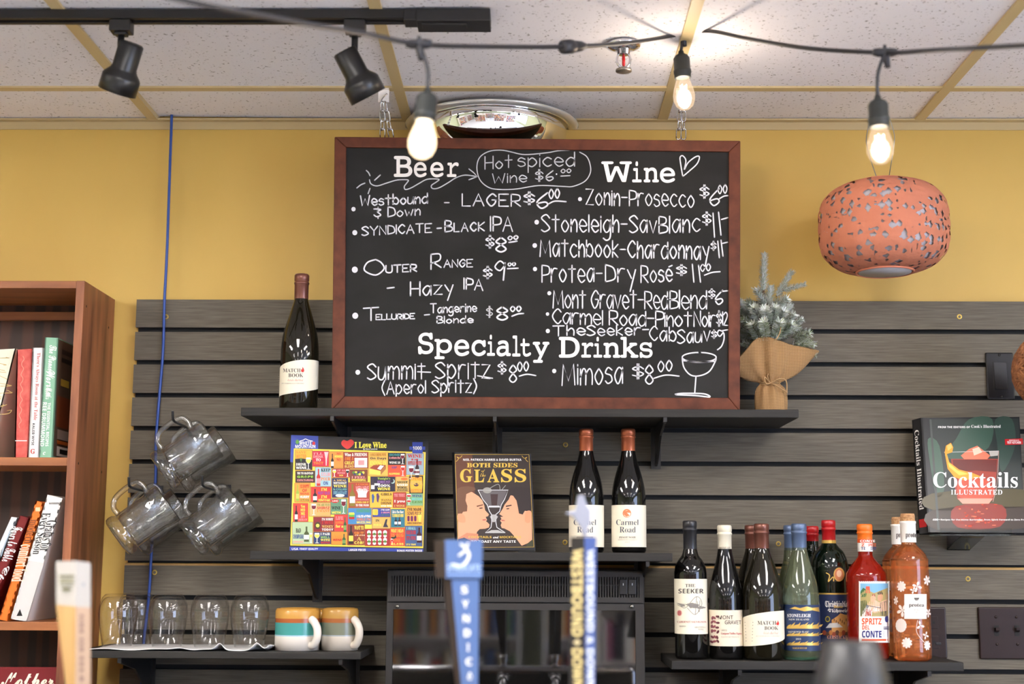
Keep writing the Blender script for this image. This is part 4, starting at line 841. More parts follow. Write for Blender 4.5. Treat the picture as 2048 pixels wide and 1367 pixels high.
def shp(kind, x0, y0, x1, y1):
    w_, h = x1-x0, y1-y0
    P_ = lambda pts, c, l=.0011: m.poly([bx(x0+u*w_, y0+v*h) for u, v in pts], flat(c, .4), ps, l)
    def btl(u, v, s, c=Bk, lc=Wt, hh=.9):
        q = s*.5; P_([(u-q, v+hh), (u+q, v+hh), (u+q, v+hh*.45), (u+q*.35, v+hh*.3), (u+q*.35, v), (u-q*.35, v), (u-q*.35, v+hh*.3), (u-q, v+hh*.45)], c); P_([(u-q, v+hh*.55), (u+q, v+hh*.55), (u+q, v+hh*.85), (u-q, v+hh*.85)], lc, .0013)
    def gls(u, v, s, c=Wn, hh=.6):
        P_([(u-s*.45, v), (u+s*.45, v), (u+s*.5, v+hh*.3), (u+s*.2, v+hh*.5), (u-s*.2, v+hh*.5), (u-s*.5, v+hh*.3)], Wt); P_([(u-s*.46, v+hh*.15), (u+s*.46, v+hh*.15), (u+s*.42, v+hh*.35), (u+s*.2, v+hh*.47), (u-s*.2, v+hh*.47), (u-s*.42, v+hh*.35)], c, .0013)
        P_([(u-.02, v+hh*.5), (u+.02, v+hh*.5), (u+.02, v+hh), (u-.02, v+hh)], Wt); P_([(u-s*.35, v+hh*.96), (u+s*.35, v+hh*.96), (u+s*.35, v+hh), (u-s*.35, v+hh)], Wt)
    if kind == 'blkglass': P_([(0, .45), (.35, .42), (1, .5), (1, 1), (0, 1)], Bk, .0009); gls(.78, .38, .3, Yt); P_([(.25, .4), (.42, .4), (.35, .62)], Gn)
    elif kind == 'flute': P_([(.72, .05), (.98, .05), (.9, .5), (.87, .95), (.82, .95), (.8, .5)], (240, 190, 190))
    elif kind in ('bottle',): btl(.2, .12, .2); 
    elif kind == 'cream': P_([(.45, .35), (.97, .35), (.97, .95), (.45, .95)], Wt, .0009); P_([(.6, .5), (.85, .5), (.85, .8), (.6, .8)], Pk)
    elif kind == 'crate': P_([(.05, .72), (.62, .8), (.62, .98), (.05, .92)], Yt); P_([(.05, .68), (.35, .5), (.9, .55), (.62, .8)], (150, 60, 40)); P_([(.45, .7), (.6, .56), (.8, .58), (.62, .76)], Wt, .0013); P_([(.62, .8), (.9, .56), (.9, .72), (.62, .98)], (170, 110, 60))
    elif kind in ('glass', 'redglass', 'glass3', 'wglass'): gls(.84 if kind != 'glass3' else .2, .08, .24, {'redglass': Rd, 'wglass': Yt}.get(kind, Wn), .85) if kind != 'wglass' else gls(.2, .08, .3, Yt, .85)
    elif kind == 'bottleglass': btl(.62, .25, .22, (44, 24, 30)); gls(.28, .6, .3); [m.disc(*bx(x0+w_*(.45+.09*(q % 4)), y0+h*(.85+.05*(q//4))), 1.6, 1.6, flat(Wn), ps, .0014, 8) for q in range(8)]
    elif kind == 'redbottle': btl(.2, .08, .24, Rd, Pk)
    elif kind == 'twoglass': gls(.12, .1, .2, Yt, .85); gls(.88, .1, .2, Bk, .85)
    elif kind in ('grapes', 'grapes2', 'yellowblob', 'wineblob'):
        for q in range(9):
            u, v = {'grapes': (.2+.07*q, .25+.12*(q % 2)), 'grapes2': (.08+.07*(q % 3), .35+.13*(q//3)), 'yellowblob': (.08+.08*(q % 3), .25+.2*(q//3)), 'wineblob': (.15+.2*(q % 3), .58+.08*(q//3))}[kind]
            m.disc(*bx(x0+u*w_, y0+v*h), 2.6, 2.8, flat({'grapes': (Gn, (70, 60, 110), Yt)[q % 3], 'grapes2': (Yt, (90, 170, 70), Rd)[q//3], 'yellowblob': Yt, 'wineblob': (120, 50, 90)}[kind]), ps, .0012, 10)
        if kind == 'wineblob': P_([(.68, .35), (.95, .3), (.85, .85), (.78, .85)], Yt)
    elif kind == 'moon': m.disc(*bx(x0+.9*w_, y0+.32*h), 4.5, 4.5, flat((170, 200, 190)), ps, .0011); m.disc(*bx(x0+.86*w_, y0+.28*h), 4, 4, flat((40, 38, 56)), ps, .0013); btl(.09, .08, .14, (60, 50, 60)); P_([(.15, .45), (.38, .45), (.38, .6), (.15, .6)], Wt)
    elif kind == 'oval': m.disc(*bx(x0+.65*w_, y0+.15*h), 7, 2.6, flat((216, 110, 50)), ps, .0011)
    elif kind == 'gold': P_([(.08, .05), (.92, .05), (.97, .5), (.92, .95), (.08, .95), (.03, .5)], (232, 180, 60), .0009); m.disc(*bx(x0+.5*w_, y0+.5*h), 5, 3.5, flat((90, 60, 70)), ps, .0011)
    elif kind == 'greenbottle': btl(.18, .06, .2, (150, 170, 60), (190, 190, 90))
    elif kind == 'greenbottle2': btl(.8, .15, .22, (50, 90, 50), (120, 150, 80))
    elif kind == 'plate': m.disc(*bx(x0+.5*w_, y0+.9*h), 9, 3.2, flat(Wt), ps, .0011)
    elif kind == 'chef': btl(.18, .06, .26, (130, 110, 40)); P_([(.38, .3), (.5, .22), (.65, .26), (.8, .22), (.93, .32), (.86, .45), (.86, .6), (.45, .6), (.45, .45)], Wt)
    elif kind == 'girls': P_([(.08, .2), (.14, .12), (.2, .3), (.16, .7), (.1, .7)], (60, 90, 140)); P_([(.28, .15), (.36, .08), (.42, .3), (.36, .7), (.3, .6)], (90, 60, 100))
    elif kind == 'redglass2': gls(.15, .05, .28, Rd, .5); gls(.15, .5, .28, Rd, .45)
    elif kind == 'lovewine': m.disc(*bx(x0+.25*w_, y0+.15*h), 8, 4, flat(Rd), ps, .0011); m.text('LOVE', 'sansb', (*bx(x0+.1*w_, y0+.1*h), *bx(x0+.42*w_, y0+.2*h)), flat(Wt), ps, .0014); gls(.78, .05, .3, Wn, .9)
    elif kind == 'twobottle': btl(.35, .42, .2, Bk, Wt, .5); btl(.62, .42, .2, (60, 30, 30), Wt, .5)
    elif kind == 'champ': btl(.7, .2, .24, (70, 80, 40), Wt, .7); gls(.92, .5, .14, Yt, .45)
    elif kind == 'jug': m.disc(*bx(x0+.2*w_, y0+.6*h), 6, 7.5, flat((70, 60, 36)), ps, .0011); m.disc(*bx(x0+.2*w_, y0+.6*h), 3.5, 3.5, flat(Yt), ps, .0013)
    elif kind == 'bird': P_([(.6, .9), (.75, .2), (.85, .15), (.8, .6), (.9, .9)], (50, 46, 60))
    elif kind == 'cab':
        btl(.2, .05, .26, (40, 30, 26), Yt)
        for q in range(12): P_([(.4+.05*q, .45+.05*(q % 2)), (.45+.05*q, .45+.05*(q % 2)), (.45+.05*q, .5+.05*(q % 2)), (.4+.05*q, .5+.05*(q % 2))], Wt if q % 2 else Bk)
    elif kind == 'eight':
        for q in range(8):
            cx_, cy_ = x0+w_*(.16+.22*(q % 4)), y0+h*(.28+.45*(q//4)); m.disc(*bx(cx_, cy_-14), 3.9, 4.2, flat(Wt), ps, .0011); m.disc(*bx(cx_, cy_+22), 3.4, 3, flat(Wt), ps, .0011); m.disc(*bx(cx_, cy_+3), 3, 2.6, flat(Gn), ps, .0013)
    elif kind == 'pour': P_([(.05, .5), (.4, .4), (.45, .55), (.2, .65)], (40, 50, 40)); gls(.15, .6, .2, Rd, .35)
    elif kind == 'bottle2': btl(.82, .08, .28, (60, 20, 30), Wt, .75)
def shy(x): return 0
for x0, y0, x1, y1, c0, tx, kd in TILES:
    R5(x0-4, y0-4, x1+4, y1+4, (150, 96, 46), .0007); R5(x0, y0, x1, y1, c0, .0008)
    shp(kd, x0, y0, x1, y1)
    wide = kd in (None, 'plate', 'moon', 'grapes', 'gold', 'oval', 'twobottle', 'chef', 'cream', 'crate', 'lovewine', 'champ')
    offs = {'blkglass': (.04, .66), 'flute': (.05, .66), 'bottle': (.36, .95), 'cream': (.04, .96), 'redbottle': (.36, .95), 'twoglass': (.28, .74), 'redglass': (.05, .66), 'glass': (.06, .7), 'bottleglass': (.08, .9), 'greenbottle': (.34, .95), 'moon': (.28, .8), 'girls': (.48, .95), 'redglass2': (.34, .96), 'glass3': (.36, .96), 'lovewine': (.05, .6), 'grapes2': (.36, .97), 'yellowblob': (.48, .97), 'jug': (.4, .96), 'greenbottle2': (.08, .66), 'bird': (.08, .5), 'wglass': (.4, .95), 'cab': (.4, .96), 'bottle2': (.05, .62), 'champ': (.05, .55), 'chef': (.34, .97)}.get(kd, (.08, .92))
    nT = len(tx)
    for q, (s_, cc, v) in enumerate(tx):
        nv = tx[q+1][2] if q+1 < nT else min(1, v+.22); hh = min(nv-v-.04, .20); a_, b_ = offs
        if kd == 'cream' and q: b_ = .42
        if kd == 'cream' and not q: a_, b_ = .04, .96
        w_, h = x1-x0, y1-y0; ww = b_-a_
        if len(s_) < 4: a_ += ww*.25; b_ -= ww*.25
        m.text(s_, 'sansb' if q % 2 else 'bold', (*bx(x0+a_*w_, y0+v*h), *bx(x0+b_*w_, y0+(v+hh)*h)), flat(cc, .5), ps, .0015, off=.012)
m.obj('box_lid', t)

# ------------------------------------------------------------------ cover-out drinks book
yb_ = -.165; BL, BR, TL = W(914, 1099, yb_), W(1071, 1101, yb_+.012), W(908, 905, yb_+.042)
for p in (BL, BR): p.z = max(p.z, MZ+.004)
n_ = (BR-BL).cross(TL-BL).normalized(); n_ = -n_ if n_.y > 0 else n_
pb = Plane(BL, n_); TR = pb(1062, 907); TL = pb(908, 905)
t = thing('recipe_book', (BL+BR)*.5, 'dark hardback with gold lettering and two facing profiles on the middle shelf', 'book')
m = MB(); bk = Vector((-.006, .024, .003)); navyb = flat((30, 30, 38), .35)
m.hexa([TL, TR, BR, BL]+[p+bk*.12 for p in (TL, TR, BR, BL)], navyb).hexa([p+bk*.88 for p in (TL, TR, BR, BL)]+[p+bk for p in (TL, TR, BR, BL)], navyb).hexa([TL, TL+(TR-TL)*.02, BL+(BR-BL)*.02, BL, TL+bk, TL+(TR-TL)*.02+bk, BL+(BR-BL)*.02+bk, BL+bk], navyb)
def b5(x, y): return (880+x/4.655, 850+y/4.655)
def BP(pts, c, l=.0006, r=.35, sm=False):
    q = smooth_line(pts, 4, True)[:-1] if sm else pts
    m.poly([b5(*p) for p in q], flat(c, r), pb, l)
BP([(140, 270), (828, 272), (873, 1132), (168, 1138)], (48, 38, 36), .0004); BP([(140, 270), (300, 271), (330, 700), (150, 700)], (92, 52, 34), .0005)
gy = flat((214, 176, 72), .35)
m.line([b5(140, 270), b5(828, 272), b5(874, 1132), b5(168, 1138), b5(140, 270)], .9, gy, pb, .0007, smooth=False)
for cxx, cyy, sx_, sy_ in ((150, 282, 1, 1), (818, 284, -1, 1), (862, 1120, -1, -1)): m.line([b5(cxx, cyy+sy_*55), b5(cxx+sx_*22, cyy+sy_*30), b5(cxx+sx_*8, cyy+sy_*12), b5(cxx+sx_*34, cyy+sy_*22), b5(cxx+sx_*55, cyy)], .9, gy, pb, .0008)
skin = (226, 158, 122); skin2 = (214, 146, 108); hair1 = (104, 68, 48); hair2 = (44, 34, 34)
BP([(165, 640), (230, 610), (300, 622), (360, 660), (395, 700), (412, 745), (420, 790), (455, 828), (448, 845), (425, 852), (438, 880), (428, 893), (445, 905), (462, 925), (455, 950), (420, 962), (370, 965), (345, 990), (335, 1030), (300, 1070), (168, 1130)], skin, .0008)
BP([(160, 590), (200, 572), (260, 566), (325, 578), (330, 600), (290, 620), (245, 640), (238, 700), (255, 750), (252, 800), (215, 805), (200, 830), (165, 820)], hair1, .0010, sm=False)
BP([(165, 830), (205, 822), (232, 850), (236, 900), (200, 905), (168, 890)], skin2, .0011, sm=True)
BP([(340, 748), (400, 734), (402, 744), (345, 760)], hair1, .0011); BP([(365, 768), (395, 764), (398, 774), (368, 778)], (60, 40, 34), .0011); BP([(395, 876), (428, 872), (426, 884), (398, 886)], (180, 90, 80), .0011)
BP([(168, 1050), (250, 1000), (355, 1010), (360, 1070), (168, 1132)], (196, 128, 96), .0009); BP([(168, 1060), (225, 1045), (290, 1075), (168, 1100)], (40, 44, 60), .0011)
BP([(655, 655), (720, 620), (800, 640), (850, 740), (858, 1080), (760, 1120), (700, 1040), (650, 985), (600, 960), (575, 955), (565, 930), (575, 905), (560, 890), (572, 870), (562, 852), (590, 850), (552, 826), (585, 775), (600, 740), (640, 690)], skin, .0008)
BP([(652, 585), (690, 572), (760, 575), (842, 585), (856, 850), (830, 800), (790, 795), (770, 830), (735, 820), (725, 760), (712, 700), (680, 655), (655, 650), (648, 620)], hair2, .0010)
BP([(805, 800), (845, 798), (852, 850), (835, 905), (795, 900), (790, 850)], skin2, .0011, sm=True); BP([(612, 748), (665, 738), (668, 748), (615, 760)], hair2, .0011); BP([(618, 772), (645, 770), (644, 780), (620, 782)], (50, 36, 32), .0011); BP([(568, 876), (606, 884), (604, 890), (575, 890)], (170, 84, 76), .0011)
BP([(800, 1110), (862, 1060), (870, 1130), (810, 1130)], (60, 60, 40), .0011)
sil = (206, 206, 208)
for pts in ([(355, 603), (635, 603), (600, 690), (570, 740), (555, 800), (520, 830), (520, 900), (530, 950), (605, 998)], [(355, 603), (400, 690), (440, 740), (460, 800), (480, 830), (482, 900), (475, 950), (422, 998), (605, 998)]): m.line([b5(*p) for p in pts], 1.6, flat(sil, .3), pb, .0010, smooth=False)
BP([(368, 612), (622, 612), (590, 690), (560, 745), (450, 745), (410, 690)], (96, 90, 92), .0009); BP([(470, 640), (540, 640), (530, 745), (480, 745)], (60, 40, 40), .0010); BP([(455, 748), (555, 748), (560, 764), (450, 764)], sil, .0011); BP([(486, 830), (518, 830), (540, 850), (510, 900), (490, 900), (465, 850)], (170, 168, 166), .0010); BP([(420, 1000), (606, 1000), (540, 975), (480, 975)], (180, 178, 176), .0010)
m.disc(*b5(440, 605), 9, 6, flat((150, 146, 140)), pb, .0010); m.line([b5(440, 600), b5(540, 548), b5(560, 600)], 1.2, flat((150, 150, 146)), pb, .0011); m.line([b5(575, 600), b5(610, 560)], 1.2, flat((150, 150, 146)), pb, .0011)
m.text('NEIL PATRICK HARRIS & DAVID BURTKA', 'sansb', (*b5(215, 310), *b5(758, 330)), wtx, pb, .0009); m.text('BOTH SIDES', 'bold', (*b5(250, 350), *b5(722, 392)), gy, pb, .0009, off=.012)
for s_, x0, x1, y0, y1 in (('G', 187, 300, 406, 530), ('L', 318, 412, 412, 530), ('A', 440, 552, 406, 530), ('S', 568, 672, 406, 530), ('S', 695, 802, 406, 530)): m.text(s_, 'bold', (*b5(x0, y0), *b5(x1, y1)), gy, pb, .0009, off=.01)
m.text('of', 'script', (*b5(385, 412), *b5(418, 442)), gy, pb, .0011); m.text('the', 'script', (*b5(375, 445), *b5(425, 478)), gy, pb, .0011)
m.text('COCKTAILS', 'sansb', (*b5(265, 1030), *b5(480, 1050)), gy, pb, .0013); m.text('and', 'ital', (*b5(494, 1030), *b5(545, 1052)), wtx, pb, .0013); m.text('MOCKTAILS', 'sansb', (*b5(556, 1030), *b5(755, 1050)), gy, pb, .0013); m.text('TO TOAST ANY TASTE', 'sansb', (*b5(290, 1070), *b5(705, 1092)), wtx, pb, .0013)
m.obj('cover', t)
q = [TL+(TR-TL)*.02, TR+(TL-TR)*.015, BR+(BL-BR)*.015, BL+(BR-BL)*.02]; q = [sum(q, Vector())/4+(p-sum(q, Vector())/4)*.975 for p in q]
MB().hexa([p+bk*.14 for p in q]+[p+bk*.86 for p in q], page_m).obj('page_block', t)
e = thing('book_easel', (BL.x+.08, yb_+.03, MZ), 'small black easel propping up the cover-out drinks book', 'book stand')
x0, x1 = BL.x+.03, BR.x-.002
MB().box((x1-.036, BL.y-.012, MZ+.0003), (x1, BL.y+.05, MZ+.0032), black_m).box((x0, BL.y-.012, MZ+.0003), (x0+.03, BL.y+.05, MZ+.0032), black_m).box((x1-.036, BL.y-.012, MZ+.003), (x1, BL.y-.0105, MZ+.006), black_m).obj('ledge', e)
zz = MZ+.15; MB().hexa([Vector((x0+.02, BL.y+.060, zz)), Vector((x1-.02, BL.y+.066, zz)), Vector((x1-.01, BL.y+.045, MZ+.003)), Vector((x0+.01, BL.y+.039, MZ+.003)), Vector((x0+.02, BL.y+.062, zz)), Vector((x1-.02, BL.y+.068, zz)), Vector((x1-.01, BL.y+.047, MZ+.003)), Vector((x0+.01, BL.y+.041, MZ+.003))], black_m).obj('back_rest', e)

# ------------------------------------------------------------------ cocktail book on an acrylic holder, far right
def c8(x, y): return (1780+x/3.037, 680+y/3.037)
BL, TL, BR = W(*c8(232, 1166), -.150), W(*c8(186, 470), -.085), W(*c8(822, 1166), -.150)
BR.z = BL.z
n_ = (BR-BL).cross(TL-BL).normalized(); n_ = -n_ if n_.y > 0 else n_
pc = Plane(BL, n_); TR = pc(*c8(786, 465)); TL = pc(*c8(186, 470))
t = thing('recipe_book', (BL+BR)*.5, 'black hardback with a red iced cocktail on its cover, on a clear holder', 'book')
m = MB(); blk = flat((34, 34, 36), .3); bk = -n_*.030; bk.x -= .012; bk.z = -.003
m.hexa([TL, TR, BR, BL]+[p+bk*.1 for p in (TL, TR, BR, BL)], blk).hexa([p+bk*.9 for p in (TL, TR, BR, BL)]+[p+bk for p in (TL, TR, BR, BL)], blk).hexa([TL, TL+(TR-TL)*.02, BL+(BR-BL)*.02, BL, TL+bk, TL+(TR-TL)*.02+bk, BL+(BR-BL)*.02+bk, BL+bk], blk)
def CP(pts, c, l=.0006, r=.3, sm=False):
    q = smooth_line(pts, 4, True)[:-1] if sm else pts
    m.poly([c8(*p) for p in q], flat(c, r), pc, l)
CP([(238, 480), (780, 475), (815, 1140), (285, 1150)], (44, 50, 48), .0004)
for pts, c in (([(480, 480), (620, 478), (600, 650), (440, 720), (330, 700), (400, 600)], (60, 84, 72)), ([(230, 600), (300, 640), (330, 900), (280, 940), (245, 760)], (64, 88, 74)), ([(640, 480), (740, 478), (760, 640), (680, 800), (650, 620)], (54, 72, 64)), ([(255, 930), (800, 905), (808, 1010), (262, 1030)], (74, 66, 40)), ([(262, 1030), (808, 1010), (814, 1140), (285, 1150)], (56, 44, 36))): CP(pts, c, .0005, sm=True)
CP([(240, 480), (252, 480), (302, 1150), (288, 1150)], (66, 70, 68), .0007)
CP([(370, 720), (655, 720), (640, 900), (625, 970), (590, 985), (460, 985), (410, 965), (395, 900)], (150, 52, 38), .0007); CP([(380, 725), (650, 725), (645, 800), (520, 790), (390, 800)], (96, 30, 26), .0008)
CP([(440, 800), (560, 830), (630, 900), (610, 960), (430, 955), (410, 880)], (192, 74, 50), .0008, sm=True); CP([(410, 960), (625, 960), (600, 992), (440, 992)], (226, 150, 130), .0009)
CP([(430, 700), (480, 660), (530, 640), (570, 670), (610, 700), (590, 722), (450, 722)], (206, 112, 84), .0010); CP([(500, 660), (540, 648), (560, 680), (510, 700)], (238, 190, 168), .0011); CP([(600, 672), (660, 672), (655, 700), (610, 705)], (176, 170, 162), .0010)
m.line([c8(330, 680), c8(660, 672)], 1, flat((200, 200, 196)), pc, .0010); m.line([c8(660, 672), c8(650, 870), c8(625, 980)], 1, flat((190, 150, 140)), pc, .0010)
CP([(332, 680), (340, 640), (370, 622), (384, 650), (378, 680), (345, 690), (360, 740), (420, 785), (500, 805), (560, 830), (450, 850), (390, 830), (350, 780)], (240, 150, 36), .0012); CP([(345, 690), (352, 740), (410, 790), (480, 812), (420, 820), (360, 770)], (250, 190, 80), .0013); CP([(345, 640), (370, 628), (378, 650), (352, 672)], (250, 180, 90), .0013)
for k in range(46):
    r_ = random.Random(k); x, y = r_.uniform(405, 650), r_.uniform(995, 1130); m.disc(*c8(x, y), r_.uniform(1.5, 5), r_.uniform(.8, 1.8), flat(((200, 70, 46), (150, 44, 34), (228, 120, 90))[k % 3]), pc, .0009+.00002*k, 8)
CP([(395, 1010), (680, 1000), (670, 1130), (410, 1135)], (132, 44, 34), .0007, sm=True)
m.text('Cocktails', 'bold', (*c8(262, 800), *c8(776, 896)), wtx, pc, .0024); m.text('ILLUSTRATED', 'bold', (*c8(370, 907), *c8(682, 937)), wtx, pc, .0024, spc=1.15)
m.text('FROM THE EDITORS OF', 'sansb', (*c8(292, 521), *c8(486, 533)), wtx, pc, .0012); m.text("Cook's Illustrated", 'bold', (*c8(494, 513), *c8(672, 532)), wtx, pc, .0012); m.text('400+', 'sansb', (*c8(258, 1083), *c8(304, 1095)), wtx, pc, .0022)
m.text('Recipes for the Home Bartender, from Spirit Forward to Zero Proof', 'sansb', (*c8(308, 1084), *c8(838, 1097)), wtx, pc, .0022)
CP([(697, 600), (806, 596), (808, 632), (699, 636)], (186, 36, 40), .0010); m.text("AMERICA'S", 'sansb', (*c8(722, 604), *c8(784, 610)), wtx, pc, .0012); m.text('TEST KITCHEN', 'sansb', (*c8(711, 613), *c8(795, 628)), wtx, pc, .0012)
# spine, facing left-forward
sn = (bk.cross(TL-BL)).normalized(); sn = -sn if sn.x > 0 else sn
sps = Plane(BL+sn*.0002, sn)
m.obj('cover', t)
cI = (TL+TR+BR+BL)/4; q = [cI+(p-cI)*.97 for p in (TL, TR, BR, BL)]
MB().hexa([p+bk*.12 for p in q]+[p+bk*.88 for p in q], page_m).obj('page_block', t)
ms = MB(); f8 = lambda x, y: TL+(BL-TL)*y+bk*x
vs, fs, (gx0, gy0, gx1, gy1) = glyphs('Cocktails Illustrated', 'bold', 0, 1)
ms.add([f8(.78-.5*(y-gy0)/(gy1-gy0), .10+.70*(x-gx0)/(gx1-gx0))+sn*.0006 for x, y in vs], fs, wtx)
ms.add([f8(u, v)+sn*.0006 for u, v in ((.1, .88), (.9, .88), (.9, .95), (.1, .95))], [(0, 1, 2, 3)], flat((186, 36, 40)))
ms.obj('spine_lettering', t)
hz = BL.z-.0072
h = thing('acrylic_book_holder', (BL.x+.07, YS, hz), 'clear acrylic slatwall holder under the cocktail book', 'book stand')
A0, A1 = W(*c8(297, 1150), -.158).x, W(*c8(728, 1150), -.158).x; T0, T1 = W(*c8(405, 1200), -.10).x, W(*c8(545, 1200), -.10).x
MB().box((A0, -.163, hz), (A1, YS-.06, hz+.0035), acryl_m).hexa([Vector((A0, -.168, hz+.016)), Vector((A1, -.168, hz+.016)), Vector((A1, -.165, hz)), Vector((A0, -.165, hz)), Vector((A0, -.165, hz+.016)), Vector((A1, -.165, hz+.016)), Vector((A1, -.162, hz)), Vector((A0, -.162, hz))], acryl_m).obj('ledge', h)
MB().hexa([Vector((T0, -.135, hz-.0005)), Vector((T1, -.135, hz-.0005)), Vector((T1, YS-.001, hz-.030)), Vector((T0, YS-.001, hz-.030)), Vector((T0, -.131, hz-.0005)), Vector((T1, -.131, hz-.0005)), Vector((T1, YS-.001, hz-.026)), Vector((T0, YS-.001, hz-.026))], acryl_m).box((T0, YS-.004, hz-.030), (T1, YS-.001, hz+.16), acryl_m).obj('bracket', h)
# back plate the book leans on
bt = TL+bk*1.03; bb = BL+bk*1.03
MB().hexa([Vector((A0, bt.y, bt.z-.05)), Vector((A1, bt.y, bt.z-.05)), Vector((A1, bb.y, bb.z)), Vector((A0, bb.y, bb.z)), Vector((A0, bt.y+.003, bt.z-.05)), Vector((A1, bt.y+.003, bt.z-.05)), Vector((A1, bb.y+.003, bb.z)), Vector((A0, bb.y+.003, bb.z))], acryl_m).obj('back_plate', h)

# ------------------------------------------------------------------ bottles
dkglass = mat('dark_bottle_glass', (14, 13, 12), .04, IOR=1.5)
olive = mat('olive_bottle_glass', (24, 21, 13), .04, IOR=1.5)
green_g = glassy('pale_green_wine_glass', (222, 228, 208), .5, .22, (136, 144, 114), 1.36)
greenb = mat('green_bottle_base', (120, 196, 150), .03, Transmission_Weight=.85, IOR=1.4)
gluh_g = mat('dark_green_bottle', (12, 22, 14), .04); gluh_n = mat('green_neck_glass', (30, 110, 50), .04, Transmission_Weight=.6)
spritz_g = glassy('orange_red_spritz', (236, 70, 30), .5, .42, (170, 34, 16), 1.36)
rose_g = glassy('rose_wine', (252, 198, 148), .6, .17, (222, 136, 78), 1.36)
neckclear = mat('clear_neck', (240, 236, 230), .02, Transmission_Weight=1, IOR=1.3)
def bprof(kind, R, H, rn):
    if kind == 'bordeaux': P = [(0, .004), (R*.8, .002), (R*.93, 0), (R, .006)]+[(R, H*.60), (R*.985, H*.635), (R*.90, H*.675), (R*.72, H*.715), (R*.53, H*.745), (rn*1.12, H*.78), (rn, H*.82), (rn, H*.995), (0, H*.995)]
    elif kind == 'burgundy': P = [(0, .004), (R*.8, .002), (R*.93, 0), (R, .006)]+[(R, H*.42), (R*.985, H*.47), (R*.92, H*.54), (R*.80, H*.61), (R*.66, H*.675), (R*.53, H*.735), (rn*1.10, H*.80), (rn, H*.86), (rn, H*.995), (0, H*.995)]
    elif kind == 'litre': P = [(0, .004), (R*.8, .002), (R*.93, 0), (R, .006)]+[(R, H*.62), (R*.985, H*.66), (R*.92, H*.71), (R*.75, H*.765), (R*.52, H*.80), (rn*1.1, H*.83), (rn, H*.86), (rn, H*.995), (0, H*.995)]
    elif kind == 'spritz': P = [(0, .004), (R*.8, .002), (R*.93, 0), (R, .006)]+[(R, H*.60), (R*.97, H*.635), (R*.80, H*.68), (R*.58, H*.72), (rn*1.08, H*.76), (rn, H*.80), (rn, H*.995), (0, H*.995)]
    elif kind == 'protea': P = [(0, .012), (R*.6, .008), (R*.88, 0), (R*.985, .006)]+[(R, .02), (R, H*.64), (R*.97, H*.675), (R*.86, H*.72), (R*.64, H*.755), (rn*1.2, H*.78), (rn, H*.80), (rn, H*.93), (0, H*.93)]
    return P
class Bot: pass
def bottle(px, py, wpx, top, Y, z0, kind, rn, glass, label, closure, cap_px, group, base=None):
    # closure colour covers the neck from the top down to cap_px
    p = W(px, py, Y); R = mm(wpx, Y)/2; H = W(px, top, Y).z-z0; o = Vector((p.x, Y, z0+.0004))
    t = thing('wine_bottle', o, label, 'bottle', group)
    body = MB(); P = bprof(kind, R, H, rn); zc = W(px, cap_px, Y).z-z0
    sm_ = P[:4]+[(r, z) for r, z in smooth_line(P[4:-1], 4)]+[P[-1]]
    body.lathe(sm_, glass, o, 40, mats=[base if base and sm_[q+1][1] < H*.085 else glass for q in range(len(sm_)-1)]); body.obj('glass_body', t, fixn=True)
    if closure:
        c = MB(); e = .0007
        c.lathe([(rn+e, zc), (rn+e, H*.925), (rn+e+.0012, H*.928), (rn+e+.0012, H*.940), (rn+e, H*.943), (rn+e, H*.95), (rn+e+.0008, H*.953), (rn+e+.0008, H*.990), (rn+e-.001, H), (0, H)], closure, o, 28); c.obj('screw_cap', t)
    B = Bot(); B.t, B.o, B.R, B.H, B.Y, B.cx, B.rn = t, o, R, H, Y, p.x, rn; B.s = Cyl(p.x, Y, R)
    B.z = lambda y: W(px, y, Y-R).z
    return B
def wrap(m, B, ztop, zbot, mt, a0=-100, a1=100, n=36, lift=.0004, R=None):
    R = (R or B.R)+lift; vs = []; ft = ztop if callable(ztop) else (lambda u: ztop); fb = zbot if callable(zbot) else (lambda u: zbot)
    for i in range(n+1):
        u = i/n; a = math.radians(a0+(a1-a0)*u); x, y = B.cx+R*math.sin(a), B.Y-R*math.cos(a)
        vs += [(x, y, ft(u)), (x, y, fb(u))]
    m.add(vs, [(2*i, 2*i+1, 2*i+3, 2*i+2) for i in range(n)], mt, True)
crm = flat((236, 228, 206), .55); wlab = flat((238, 234, 226), .55)
grey_t = flat((70, 62, 58)); rose_t = flat((176, 74, 84)); lt_t = flat((150, 140, 126))
G1, G2, G3 = 'red wine bottles on the middle shelf', 'bottles on the right-hand shelf', None
cop = mat('copper_capsule', (168, 92, 62), .3, .6); brn = mat('brown_capsule', (112, 68, 56), .3, .4)
RY = -.205
# The Seeker
B = bottle(1383, 1300, 64, 1041, RY, RZ, 'bordeaux', .0138, dkglass, 'red wine bottle with a flying-machine drawing on its white label, leftmost of the right shelf', mat('black_capsule', (34, 34, 38), .35), 1098, G2)
def c1(x, y): return (1310+x/3.723, 1000+y/3.723)
m = MB(); wrap(m, B, B.z(c1(0, 585)[1]), B.z(c1(0, 996)[1]), crm)
m.text('THE', 'bold', (*c1(225, 622), *c1(300, 645)), grey_t, B.s, .0009); m.text('SEEKER', 'sansb', (*c1(174, 658), *c1(362, 692)), grey_t, B.s, .0009)
for pts in ([(165, 765), (230, 775), (290, 778), (375, 796)], [(165, 775), (215, 800), (240, 790)], [(375, 800), (330, 805), (300, 795)], [(240, 790), (310, 715), (350, 770), (300, 850), (240, 800)], [(310, 715), (300, 850)], [(315, 750), (325, 830)], [(335, 745), (330, 830)], [(230, 775), (290, 800), (340, 790)]): m.line([c1(*p) for p in pts], .9, flat((110, 104, 98)), B.s, .0009)
